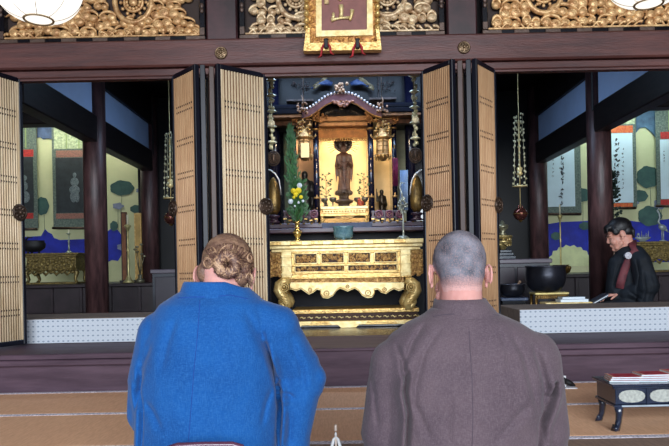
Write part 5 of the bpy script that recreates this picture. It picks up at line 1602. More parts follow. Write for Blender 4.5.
# small bowl and its stand
Yq = 5.6
c, t = bowl_gong(512.5, 284, 297, 12, Yq, 'small black bowl gong on a blue-black stand at the left of the large one', 'small_bowl_gong')
s = lambda n: px(n, Yq)
m = MB(); m.tube([c + Vector((s(1), 0, s(6))), c + Vector((s(7), -.02, s(15)))], [.006, .009], 8); m.ell(c + Vector((s(7), -.02, s(15))), .014, 8, 6)
tag(m.build('gong_striker', M('tan_striker', (150, 120, 96), .6)), 'short striker stick leaning in the small bowl gong', 'striker')
t = empty('bowl_stand', (c.x, Yq, FZ), 'blue-black lacquered stand under the small bowl gong', 'stand')
m = MB(); m.bev(c.x - s(14), c.x + s(13), Yq - s(10), Yq + s(10), c.z - .03, c.z - .003, .005); m.build('top', M('blue_black_lacquer2', (60, 72, 98), .25, 0, .2, 6, coat=.4), t)
m = MB(); m.bbox(c.x - s(12), c.x + s(11), Yq - s(8), Yq + s(8), FZ + .002, c.z - .03); m.build('body', m_lac, t)
# ================================================================== PEOPLE
from mathutils.bvhtree import BVHTree
def skin_mat(name, col, col2):
    m = M(name, col, .5, 0, .1, 14, .06, 120, col2=col2)
    b = m.node_tree.nodes['Principled BSDF']; b.inputs['Subsurface Weight'].default_value = .12
    b.inputs['Subsurface Radius'].default_value = (.02, .008, .005); return m
m_skin = skin_mat('fair_pink_skin', (216, 160, 150), (204, 142, 132))
m_skin2 = skin_mat('tan_skin', (214, 158, 138), (196, 136, 118))
m_eye = M('eye_white', (226, 222, 218), .3, 0, .02); m_iris = M('dark_iris', (40, 28, 24), .2, 0, .05)

def head_shapes(m, T, k=1.0, ears=True):
    """T maps head space (x right, y face, z up, origin between the ears) to the world"""
    R3 = T.to_3x3(); eul = R3.to_euler()
    def e(c, r, rot=None):
        rr = eul if rot is None else (R3 @ Euler(rot).to_matrix()).to_euler()
        m.ell(T @ Vector(c), tuple(q * k for q in r), 24, 16, rr)
    def cp(a, b, ra, rb): m.cap(T @ Vector(a), T @ Vector(b), ra * k, rb * k, 14)
    e((0, -.014, .048), (.077, .097, .088))
    e((0, -.045, .01), (.066, .062, .07))
    e((0, .03, -.028), (.058, .066, .085))
    e((0, .05, -.078), (.036, .042, .032)); e((0, .08, -.092), (.02, .018, .016))
    for s in (-1, 1):
        e((s * .036, .062, -.03), (.028, .03, .03)); cp((s * .014, .088, .026), (s * .044, .074, .026), .010, .008)
        cp((s * .05, .02, -.06), (s * .03, .06, -.085), .02, .018)
    cp((0, .088, .014), (0, .104, -.022), .008, .010); 
    for s in (-1, 1): e((s * .010, .096, -.027), (.008, .010, .007))
    e((0, .091, -.052), (.024, .012, .006)); e((0, .088, -.063), (.021, .012, .007))
    if ears:
        for s in (-1, 1):
            pts = []
            for j in range(11):
                a = math.radians(-70 + j * 25)
                pts.append(T @ Vector((s * (.088 + .006 * math.cos(a)), -.012 - .017 * math.cos(a) * 1.0, .004 + .030 * math.sin(a))))
            m.tube(pts, [.0045 * k] * 11, 8)
            e((s * .084, -.006, .002), (.006, .016, .026), (0, 0, s * .35)); e((s * .083, .002, -.026), (.006, .009, .011))

def eyes(T, parent, k=1.0, closed=False):
    for s in (-1, 1):
        m = MB(); c = T @ Vector((s * .031, .077, .008))
        if not closed: m.ell(c, .0125 * k, 14, 10); o = m.build('eye', m_eye, parent); m2 = MB(); m2.ell(T @ Vector((s * .0315, .0865, .008)), .005 * k, 10, 8); m2.build('iris', m_iris, o)
        else:
            m.tube([T @ Vector((s * (.018 + .006 * j), .0885 - .0028 * abs(j - 1.5) ** 1.6, .003 - .0006 * (j - 2) ** 2)) for j in range(5)], .0016 * k, 6); m.build('eyelid_line', m_iris, parent)

def hand(m, wrist, fdir, normal, side=1, curl=.5, k=1.0):
    """palm + five fingers; fdir = where the fingers point, normal = back of the hand"""
    f = Vector(fdir).normalized(); n = Vector(normal).normalized(); n = (n - f * n.dot(f)).normalized(); sd = f.cross(n) * side
    w = Vector(wrist)
    for j, off in enumerate((-.024, -.008, .008, .024)):
        m.cap(w + sd * off * .7 * k, w + (f * (.082 - .004 * abs(j - 1)) + sd * off) * k, .013 * k, .0115 * k, 10)
    L = ((.040, .025, .019), (.045, .029, .021), (.041, .027, .020), (.032, .021, .018))
    for j, off in enumerate((-.027, -.009, .0095, .027)):
        p = w + (f * (.084 - .005 * abs(j - 1)) + sd * off) * k; a = curl * .55
        for q, l in enumerate(L[j]):
            d = f * math.cos(a) - n * math.sin(a); e_ = p + d * l * k
            m.cap(p, e_, (.0088 - .0008 * q) * k, (.0084 - .001 * q) * k, 8); p = e_; a += curl * .75
    p = w + (f * .022 - sd * .024) * k; a = p + (f * .032 - sd * .026 - n * .012) * k; b = a + (f * .028 - sd * .004 - n * .012 * (1 + curl)) * k
    m.cap(p, a, .0125 * k, .0105 * k, 8); m.cap(a, b, .0102 * k, .0082 * k, 8)

def crease(me, lines, Ynoise=.0025, seed=0, facing=-.1):
    lines = [(a, b, c * 1.35, d) for a, b, c, d in lines]; Ynoise *= 1.35
    """press folds into the cloth along lines given as seen from the camera"""
    n = len(me.vertices); co = np.empty(n * 3); me.vertices.foreach_get('co', co); co = co.reshape(-1, 3)
    no = np.empty(n * 3); me.vertices.foreach_get('normal', no); no = no.reshape(-1, 3)
    s = F / co[:, 1]; X = co[:, 0] * s; Z = (co[:, 2] - EYE) * s; c, q = math.cos(ROLL), math.sin(ROLL)
    u = CX + c * X - q * Z; v = CY - (q * X + c * Z)
    face = np.clip(-no[:, 1] * 1.6 + .15, 0, 1)
    d = np.zeros(n)
    for pts, w, dep, ridge in lines:
        best = np.full(n, 1e9); sgn = np.zeros(n); tt = np.zeros(n); m_ = len(pts) - 1
        for i in range(m_):
            ax, ay = pts[i]; bx, by = pts[i + 1]; dx, dy = bx - ax, by - ay; L2 = dx * dx + dy * dy
            t = np.clip(((u - ax) * dx + (v - ay) * dy) / L2, 0, 1); ex = u - ax - t * dx; ey = v - ay - t * dy
            dist = np.hypot(ex, ey); sd = np.sign(dx * ey - dy * ex)
            k = dist < best; best[k] = dist[k]; sgn[k] = sd[k]; tt[k] = (i + t[k]) / m_
        env = np.clip(np.minimum(tt * 5, (1 - tt) * 5) + .25, 0, 1)
        sg = best * sgn
        d += dep * env * np.exp(-(best / (w * .62)) ** 2) - dep * .5 * env * np.exp(-((sg - ridge * 1.5 * w) / (w * 1.1)) ** 2)
    for i in range(n):
        p = Vector((co[i, 0] * 9 + seed, co[i, 1] * 5, co[i, 2] * 3.0)); p2 = Vector((co[i, 0] * 26, co[i, 1] * 12 + seed, co[i, 2] * 13))
        d[i] += (noise.noise(p) * 1.5 + noise.noise(p2) * .7) * Ynoise
    co[:, 1] += d * face; co -= no * (d * (1 - face) * .5)[:, None]
    me.vertices.foreach_set('co', co.ravel()); me.update()

def seam(me, pts, Y0, r, mat, parent, nm='back_seam'):
    bvh = BVHTree.FromPolygons([v.co for v in me.vertices], [p.vertices for p in me.polygons])
    out = []; eye = Vector((0, 0, EYE)); N = 40
    for k in range(N + 1):
        t = k / N * (len(pts) - 1); i = min(int(t), len(pts) - 2); f = t - i
        x = pts[i][0] * (1 - f) + pts[i + 1][0] * f; y = pts[i][1] * (1 - f) + pts[i + 1][1] * f
        d = (P(x, y, Y0) - eye).normalized(); h = bvh.ray_cast(eye, d)
        if h[0]: out.append(h[0] + d * r * .2)
    if len(out) > 2: m = MB(); m.tube(out, r, 6); m.build(nm, mat, parent)

def cloth_mat(name, col, col2, fleck, sc=1.0):
    m = bpy.data.materials.new(name); m.use_nodes = True
    nt = m.node_tree; N = nt.nodes; L = nt.links; b = N['Principled BSDF']; b.inputs['Roughness'].default_value = .85
    b.inputs['Specular IOR Level'].default_value = .2; b.inputs['Sheen Weight'].default_value = .12
    tc = N.new('ShaderNodeTexCoord')
    def nz(scale, st, det=3):
        mp = N.new('ShaderNodeMapping'); mp.inputs['Scale'].default_value = st; L.new(tc.outputs['Object'], mp.inputs[0])
        n = N.new('ShaderNodeTexNoise'); n.inputs['Scale'].default_value = scale; n.inputs['Detail'].default_value = det; L.new(mp.outputs[0], n.inputs[0]); return n.outputs[0]
    a = nz(430 * sc, (1, 1, .22)); c = nz(430 * sc, (.25, 1, 1)); e = nz(9, (1, 1, 1), 5)
    def mix(f, A, B):
        x = N.new('ShaderNodeMix'); x.data_type = 'RGBA'
        if isinstance(f, float): x.inputs[0].default_value = f
        else: L.new(f, x.inputs[0])
        for i, q in ((6, A), (7, B)):
            if isinstance(q, tuple): x.inputs[i].default_value = q
            else: L.new(q, x.inputs[i])
        return x.outputs[2]
    def ramp(v, lo, hi):
        r = N.new('ShaderNodeMapRange'); r.inputs[1].default_value = lo; r.inputs[2].default_value = hi; L.new(v, r.inputs[0]); return r.outputs[0]
    base = mix(ramp(e, .3, .7), srgb(col2), srgb(col))
    k = mix(ramp(a, .45, 1.1), base, srgb(fleck)); k2 = mix(ramp(c, .45, 1.1), k, srgb(fleck))
    L.new(k2, b.inputs['Base Color'])
    ad = N.new('ShaderNodeMath'); ad.operation = 'ADD'; L.new(a, ad.inputs[0]); L.new(c, ad.inputs[1])
    bp = N.new('ShaderNodeBump'); bp.inputs['Strength'].default_value = .35; bp.inputs['Distance'].default_value = .002
    L.new(ad.outputs[0], bp.inputs['Height']); L.new(bp.outputs[0], b.inputs['Normal'])
    return m

S1 = 1.85 / F      # metres per pixel at the two people in front
def robe_rings(rr, Y0):
    return [(P(x, y, Y0).x, Y0 + dy, P(x, y, Y0).z, w * S1, ry) for x, y, w, ry, dy in rr]

def kneeling_body(m, cx, Y0, T, neck_a, neck_b, nr, sh, k=1.0):
    head_shapes(m, T, k)
    m.cap(neck_a, neck_b, nr, nr * 1.08, 20)
    z = lambda y: P(cx, y, Y0).z; X = P(cx, 400, Y0).x
    m.rings([(X, Y0 + .03, zz, rx, ry) for zz, rx, ry in ((.16, .15, .11), (.25, .17, .12), (.38, .14, .10), (.5, .155, .10), (.58, .16, .09), (sh, .11, .07))], 30)
    for s in (-1, 1):
        sp = Vector((X + s * .16, Y0 + .02, sh - .07)); el = Vector((X + s * .19, Y0 + .10, .40)); wr = Vector((X + s * .07, Y0 + .30, .345))
        m.cap(sp, el, .042, .034, 12); m.cap(el, wr, .034, .027, 12)
        hand(m, wr + Vector((-s * .012, .015, 0)), (-s * .75, .65, -.05), (0, .15, 1), s, .6)
        kn = Vector((X + s * .12, Y0 + .42, .14)); hp = Vector((X + s * .09, Y0 + .02, .21)); an = Vector((X + s * .09, Y0 + .0, .066))
        m.cap(hp, kn, .08, .06, 12); m.cap(kn + Vector((0, -.03, -.05)), an, .055, .04, 12); m.cap(an, an + Vector((0, -.12, -.004)), .035, .032, 10)

def person(name_label, cat, loc):
    return empty('person', loc, name_label, 'person')

# ---------------- man in the purple-brown robe -------------------------------
def man():
    Y0 = 1.85; cx = 463
    T = Matrix.Translation(P(458.8, 276.5, Y0 + .035)) @ Euler((math.radians(-9), math.radians(1.0), 0)).to_matrix().to_4x4()
    t = person('person with a shaved grey head in a purple-brown robe, kneeling with back to the camera', 'person', (P(cx, 400, Y0).x, Y0, 0))
    m = MB(); kneeling_body(m, cx, Y0, T, T @ Vector((0, -.03, -.02)), P(461, 318, Y0 + .035), .0615, P(462, 318, Y0).z - .02)
    m.cap(P(452, 318, Y0 + .02), P(420, 338, Y0 + .02), .045, .05, 12); m.cap(P(470, 318, Y0 + .02), P(506, 336, Y0 + .02), .045, .05, 12)
    body = blob(m, 'body', .0042, 4, .5)
    bo = link(body, 'body', m_skin, t)
    eyes(T, t)
    # close-cropped hair: a thin cap that thins out towards the nape
    m2 = bpy.data.materials.new('cropped_grey_hair'); m2.use_nodes = True
    nt = m2.node_tree; N = nt.nodes; L = nt.links; b = N['Principled BSDF']; b.inputs['Roughness'].default_value = .8
    at = N.new('ShaderNodeAttribute'); at.attribute_name = 'hair_amount'
    tc = N.new('ShaderNodeTexCoord'); nz = N.new('ShaderNodeTexNoise'); nz.inputs['Scale'].default_value = 260; nz.inputs['Detail'].default_value = 3; L.new(tc.outputs['Object'], nz.inputs[0])
    n2 = N.new('ShaderNodeTexNoise'); n2.inputs['Scale'].default_value = 24; n2.inputs['Detail'].default_value = 4; L.new(tc.outputs['Object'], n2.inputs[0])
    r2 = N.new('ShaderNodeMapRange'); r2.inputs[1].default_value = .3; r2.inputs[2].default_value = .7; L.new(n2.outputs[0], r2.inputs[0])
    hc = N.new('ShaderNodeMix'); hc.data_type = 'RGBA'; L.new(r2.outputs[0], hc.inputs[0]); hc.inputs[6].default_value = srgb((70, 74, 84)); hc.inputs[7].default_value = srgb((128, 128, 138))
    ad = N.new('ShaderNodeMath'); ad.operation = 'MULTIPLY_ADD'; L.new(nz.outputs[0], ad.inputs[0]); ad.inputs[1].default_value = .9; L.new(at.outputs['Fac'], ad.inputs[2])
    rr = N.new('ShaderNodeMapRange'); rr.inputs[1].default_value = .55; rr.inputs[2].default_value = 1.35; L.new(ad.outputs[0], rr.inputs[0])
    mx = N.new('ShaderNodeMix'); mx.data_type = 'RGBA'; L.new(rr.outputs[0], mx.inputs[0]); mx.inputs[6].default_value = srgb((212, 162, 154)); L.new(hc.outputs[2], mx.inputs[7]); L.new(mx.outputs[2], b.inputs['Base Color'])
    bp = N.new('ShaderNodeBump'); bp.inputs['Strength'].default_value = .4; bp.inputs['Distance'].default_value = .003; L.new(nz.outputs[0], bp.inputs['Height']); L.new(bp.outputs[0], b.inputs['Normal'])
    Ti = T.inverted(); keep = {}; vs = []; dens = []; fs = []
    def dn(p):   # 1 well inside the hair, 0 at the hairline
        back = .038 + .02 * (1 if p.y < -.02 else 0)
        line = -.052 if p.y < -.045 else (-.052 + (p.y + .045) / .045 * .062 if p.y < .0 else .01 + p.y * .9)
        line = min(line, .10)
        return (p.z - line) / .045
    for p in body.polygons:
        ok = True
        for vi in p.vertices:
            q = Ti @ body.vertices[vi].co
            if q.z > .16 or q.length > .2 or dn(q) < -.05 or (abs(q.x) > .0795 and abs(q.z) < .042): ok = False; break
        if not ok: continue
        f = []
        for vi in p.vertices:
            if vi not in keep:
                v = body.vertices[vi]; q = Ti @ v.co; d = max(0, min(1, dn(q))); keep[vi] = len(vs); vs.append(v.co + v.normal * (.0006 + .0022 * d)); dens.append(d * .85)
            f.append(keep[vi])
        fs.append(f)
    me = bpy.data.meshes.new('hair'); me.from_pydata(vs, [], fs); me.update()
    a = me.attributes.new('hair_amount', 'FLOAT', 'POINT'); a.data.foreach_set('value', dens)
    for p in me.polygons: p.use_smooth = True
    link(me, 'hair', m2, t)
    # robe
    mat = cloth_mat('purple_brown_weave', (92, 76, 82), (76, 62, 70), (114, 100, 104))
    m = MB()
    m.rings(robe_rings([(462, 308, 30, .074, .02), (462, 314, 37, .085, .02), (463, 323, 57, .098, .015), (464, 334, 73, .11, .01), (464, 350, 84, .12, .0), (464, 380, 84, .13, .0),
                        (464, 420, 79, .135, 0), (464, 460, 80, .14, 0), (464, 500, 86, .17, .03), (464, 519, 92, .2, .06)], Y0), 56)
    m.cap(P(446, 333, Y0 + .01), P(400, 365, Y0 + .01), 15 * S1, 25 * S1, 20); m.cap(P(478, 331, Y0 + .01), P(532, 356, Y0 + .01), 15 * S1, 26 * S1, 20)
    el, er = P(387, 432, Y0 + .04), P(542, 430, Y0 + .04)
    m.cap(P(395, 364, Y0 + .01), el, 25 * S1, 27 * S1, 20); m.cap(P(535, 360, Y0 + .01), er, 25 * S1, 27 * S1, 20)
    m.cap(el, P(386, 455, Y0 + .06), 24 * S1, 24 * S1, 16); m.cap(er, P(544, 455, Y0 + .06), 25 * S1, 24 * S1, 16)
    X = P(cx, 400, Y0).x
    m.cap(el, (X - .08, Y0 + .26, .37), .07, .06, 16); m.cap(er, (X + .08, Y0 + .26, .37), .07, .06, 16)
    m.cap((X - .09, Y0 + .05, .2), (X - .13, Y0 + .42, .14), .11, .09, 16); m.cap((X + .09, Y0 + .05, .2), (X + .13, Y0 + .42, .14), .11, .09, 16)
    me = blob(m, 'robe', .0046, 8, .5)
    crease(me, [([(408, 372), (405, 392), (409, 415), (406, 470)], 3.6, .030, 1), ([(396, 344), (402, 360), (406, 384)], 4, .009, -1),
                ([(426, 322), (413, 342), (405, 362), (402, 380)], 4.5, .008, 1), ([(440, 330), (425, 352), (416, 385), (414, 420)], 5, .006, 1),
                ([(557, 383), (555, 390), (553, 397)], 3.4, .030, 1), ([(556, 384), (550, 404), (542, 425), (540, 470)], 3.6, .026, -1), ([(534, 345), (541, 365), (547, 390), (544, 410)], 4.5, .010, -1),
                ([(512, 335), (524, 355), (532, 385), (538, 412)], 5, .006, 1), ([(500, 330), (508, 350), (511, 372)], 5, .004, 1),
                ([(470, 326), (473, 345), (474, 380)], 4, .003, 1), ([(500, 440), (515, 420), (530, 405)], 6, .006, 1), ([(430, 438), (422, 420), (416, 405)], 5, .006, -1),
                ([(452, 400), (448, 425), (450, 446)], 6, .004, 1), ([(370, 372), (374, 395), (378, 430)], 4, .005, 1)], .0028, 3.1)
    ro = link(me, 'robe', mat, t)
    seam(me, [(469, 331), (470, 350), (472, 380), (473, 415), (472, 447)], Y0, .0012, M('dark_seam_thread', (78, 66, 76), .9), ro)
    seam(me, [(433, 316.5), (445, 314.5), (465, 313.6), (485, 313.8), (499, 315.5)], Y0, .0016, M('dark_seam_thread', (78, 66, 76), .9), ro, 'collar_seam')
    m = MB()
    m.rings(robe_rings([(465.5, 317, 35, .094, .022), (465, 312, 32.5, .090, .023), (463, 305, 28.5, .086, .026), (461.5, 299, 25.6, .082, .028), (461.5, 299.4, 23.6, .077, .028), (462, 306, 25, .078, .026), (463, 314, 28, .08, .022)], Y0), 56, capends=False)
    m.build('collar', mat, t)
man()

# ---------------- person in the blue robe ------------------------------------
def blue():
    Y0 = 1.85; cx = 212
    T = Matrix.Translation(P(226, 279, Y0 + .075)) @ Euler((math.radians(-28), math.radians(3), math.radians(-3))).to_matrix().to_4x4()
    t = person('person with curly blond-brown hair in a bright blue robe, kneeling with back to the camera', 'person', (P(cx, 400, Y0).x, Y0, 0))
    m = MB(); kneeling_body(m, cx, Y0, T, T @ Vector((0, -.03, -.02)), P(219, 303, Y0 + .01), .058, P(216, 312, Y0).z - .02, .97)
    m.cap(P(212, 312, Y0 + .02), P(182, 330, Y0 + .02), .045, .05, 12); m.cap(P(228, 312, Y0 + .02), P(258, 330, Y0 + .02), .045, .05, 12)
    body = blob(m, 'body', .0045, 4, .5); link(body, 'body', m_skin, t); eyes(T, t, .97)
    # hair: soft base and combed curls around a hollow twist
    hair = empty('hair', t.location); hair.parent = t; hair.matrix_parent_inverse = Matrix.Translation(-Vector(t.location))
    hm = M('brown_blond_hair', (150, 116, 92), .5, 0, .3, 30, .5, 90, col2=(92, 64, 54)); hl = M('honey_blond_strand', (186, 150, 118), .5, 0, .2, 30, col2=(158, 120, 92)); hd = M('dark_brown_strand', (112, 80, 68), .5, 0, .2, 30, col2=(84, 56, 48))
    m = MB(); R3 = T.to_3x3().to_euler()
    m.ell(T @ Vector((0, -.008, .054)), (.0805, .1, .09), 28, 20, R3); m.ell(T @ Vector((0, -.062, .02)), (.064, .052, .05), 20, 14, R3)
    m.ell(T @ Vector((-.055, -.045, -.002)), (.026, .036, .034), 14, 10, R3); m.ell(T @ Vector((.056, -.045, -.004)), (.028, .04, .04), 14, 10, R3)
    m.torus(P(227, 264.5, Y0 - .028) + Vector((0, .0, 0)), .026, .017, 'y', 24, 10)
    me = blob(m, 'hair_base', .005, 5)
    n_ = me
    link(me, 'hair_base', hm, t)
    bvh = BVHTree.FromPolygons([v.co for v in me.vertices], [p.vertices for p in me.polygons]); eye = Vector((0, 0, EYE)); rnd = random.Random(17)
    def onto(x, y, lift=0.0):
        d = (P(x, y, Y0) - eye).normalized(); h = bvh.ray_cast(eye, d)
        return (h[0] - d * lift) if h[0] else None
    mats = [MB(), MB(), MB()]
    def strand(pts, r, k):
        q = []
        for i, (x, y) in enumerate(pts):
            p = onto(x, y, r * .5 + rnd.uniform(0, .002))
            if p is None:
                if q: p = q[-1] + (P(x, y, Y0) - P(pts[i - 1][0], pts[i - 1][1], Y0)) * 1.0
                else: continue
            q.append(p)
        if len(q) > 2: n = len(q); mats[k].tube(q, [r * (.45 + .55 * math.sin(math.pi * (i + .6) / (n + .4))) for i in range(n)], 6)
    hx, hy = 227.5, 264.5
    for k in range(170):     # swirl out of the hollow
        a = rnd.uniform(0, 2 * math.pi); R = rnd.uniform(9, 25); tw = rnd.uniform(.5, 1.5) * (1 if rnd.random() < .8 else -1); pts = []
        for i in range(9):
            u = i / 8; r = 3.8 + (R - 3.8) * u; an = a + tw * u
            pts.append((hx + r * math.cos(an) * 1.0, hy + r * math.sin(an) * .92 + 1.0 * math.sin(u * 7 + k)))
        if max(p[1] for p in pts) > 282: pts = [(x, min(y, 281 + rnd.uniform(-2, 1))) for x, y in pts]
        strand(pts, rnd.uniform(.0013, .0032), rnd.choice((0, 1, 1, 2)) if math.hypot(pts[-1][0] - 220, pts[-1][1] - 252) < 20 else rnd.choice((0, 0, 2, 2, 1)))
    for k in range(70):     # long combed strands over the crown
        x0 = rnd.uniform(204, 250); pts = [(x0 + (hx - x0) * (i / 8) ** 1.4, 243 + abs(x0 - 227) ** 1.6 * .055 + (hy - 5 - 243) * (i / 8)) for i in range(9)]
        strand(pts, rnd.uniform(.0013, .0028), rnd.choice((0, 2, 2, 0, 1)))
    for (x, y, r0, r1, n2) in ((207.5, 263, 5.2, 5.8, 10), (246, 268, 4.5, 5.5, 9), (238, 274, 3.6, 4, 6), (232, 272, 3, 3.6, 5), (219, 272, 3.4, 3, 5), (250, 258, 3, 5, 8), (251, 270, 3.6, 6, 9), (249, 278, 3, 4, 6)):  # round curls
        for k in range(n2):
            ph = rnd.uniform(0, 6.28); r = r0 * rnd.uniform(.5, 1.1)
            strand([(x + r * math.cos(ph + i * .62), y + r * (r1 / r0) * math.sin(ph + i * .62)) for i in range(8)], rnd.uniform(.002, .0036), rnd.choice((0, 1, 2)))
    for k in range(26):     # loose locks at the nape and beside the ear
        if k < 14: x, y, L = rnd.uniform(246, 252), rnd.uniform(266, 274), rnd.uniform(13, 20)
        else: x, y, L = rnd.uniform(212, 244), rnd.uniform(270, 276), rnd.uniform(4, 8)
        strand([(x + 1.8 * math.sin(i * 1.1 + k), y + L * i / 7) for i in range(8)], rnd.uniform(.0014, .0026), rnd.choice((0, 1, 2)))
    for mb_, mt in zip(mats, (hm, hl, hd)): mb_.build('curls', mt, t)
    bpy.data.objects.remove(hair)
    mb_ = MB(); c = P(227.5, 264.5, Y0 - .03); mb_.ell(c + Vector((0, .014, 0)), (.010, .006, .010), 12, 8); mb_.build('hair_hollow', M('hollow_shade_hair', (34, 20, 18), .8), t)  # dark plug: shade inside the hollow twist put into the colour
    # robe
    mat = cloth_mat('bright_blue_linen', (15, 80, 146), (9, 68, 130), (44, 102, 162), .8)
    m = MB()
    m.rings(robe_rings([(216, 288, 32, .074, .02), (214, 295, 42, .085, .02), (213, 304, 54, .1, .01), (212, 318, 62, .115, .0), (211, 340, 66, .128, -.005), (209, 370, 69, .138, -.005),
                        (209, 410, 71, .145, 0), (209, 450, 72, .15, 0), (209, 500, 80, .18, .03), (209, 519, 88, .2, .06)], Y0), 56)
    m.cap(P(196, 313, Y0), P(166, 336, Y0), 19 * S1, 23 * S1, 20); m.cap(P(238, 310, Y0), P(276, 328, Y0), 18 * S1, 24 * S1, 20)
    m.cap(P(160, 334, Y0), P(151, 380, Y0 + .02), 22 * S1, 23 * S1, 20); m.cap(P(151, 380, Y0 + .02), P(145, 414, Y0 + .03), 23 * S1, 18 * S1, 20)
    m.cap(P(274, 328, Y0), P(300, 368, Y0 + .03), 24 * S1, 21 * S1, 20); m.cap(P(300, 368, Y0 + .03), P(312, 378, Y0 + .03), 20 * S1, 15 * S1, 16)
    m.cap(P(300, 366, Y0 + .03), P(306, 384, Y0 + .03), 21 * S1, 19 * S1, 16)
    m.cap(P(302, 382, Y0 + .03), P(291, 440, Y0 + .05), 21 * S1, 19 * S1, 16)
    el, er = P(146, 414, Y0 + .04), P(291, 440, Y0 + .05); X = P(cx, 400, Y0).x
    m.cap(el, (X - .08, Y0 + .27, .38), .052, .055, 16); m.cap(er, (X + .08, Y0 + .27, .36), .06, .06, 16)
    m.cap((X - .09, Y0 + .05, .2), (X - .13, Y0 + .42, .14), .11, .09, 16); m.cap((X + .09, Y0 + .05, .2), (X + .13, Y0 + .42, .14), .11, .09, 16)
    me = blob(m, 'robe', .0046, 8, .5)
    crease(me, [([(264, 345), (273, 372), (278, 388), (280, 410), (276, 470)], 3.4, .046, -1), ([(260, 330), (268, 350), (275, 375)], 4.5, .010, -1),
                ([(276, 384), (283, 392), (294, 398)], 3.2, .010, 1), ([(284, 400), (290, 420), (289, 446)], 5, .006, 1), ([(290, 340), (301, 365), (304, 395)], 5, .006, -1),
                ([(140, 370), (138, 392), (141, 412), (139, 470)], 3, .020, 1), ([(150, 345), (142, 365), (140, 385)], 4, .006, 1), ([(133, 372), (136, 395), (139, 410)], 3.5, .006, -1),
                ([(176, 318), (166, 345), (160, 372)], 6, .005, 1), ([(246, 312), (258, 335), (266, 352)], 6, .005, 1),
                ([(262, 425), (266, 405), (272, 390)], 4, .006, 1), ([(160, 430), (152, 412), (144, 402)], 5, .006, -1), ([(215, 320), (217, 345), (214, 380)], 7, .003, 1)], .0028, 8.4)
    ro = link(me, 'robe', mat, t)
    dk = M('deep_blue_seam', (14, 62, 140), .9)
    seam(me, [(200, 300), (198, 330), (194, 370), (191, 410), (188, 447)], Y0, .0011, dk, ro)
    seam(me, [(178, 298), (195, 297), (212, 297), (230, 295), (248, 299)], Y0, .0016, dk, ro, 'collar_seam')
    # collar band, tilted: its top edge runs from (184, 281) over the nape to (250, 292)
    m = MB(); vs = []; fs = []; n_ = 60
    prof = [(1.0, 16), (.93, 9), (.86, 1.5), (.82, 0), (.77, 1), (.8, 9), (.84, 15)]
    for (q, dz) in prof:
        for k in range(n_):
            a = 2 * math.pi * k / n_; x = 215 + 38.5 * q * math.cos(a)
            tilt = 0.0
            u = (x - 215) / 38
            ytop = 281.5 + max(0, u - .35) * 14
            p = P(x, ytop + dz, Y0); vs.append((p.x, Y0 + .022 + .09 * q * math.sin(a) - .002, p.z - (.03 * max(0, math.sin(a)))))
    for i in range(len(prof) - 1):
        for k in range(n_): k2 = (k + 1) % n_; fs.append((i * n_ + k, i * n_ + k2, (i + 1) * n_ + k2, (i + 1) * n_ + k))
    m.add(vs, fs); m.build('collar', mat, t)
blue()

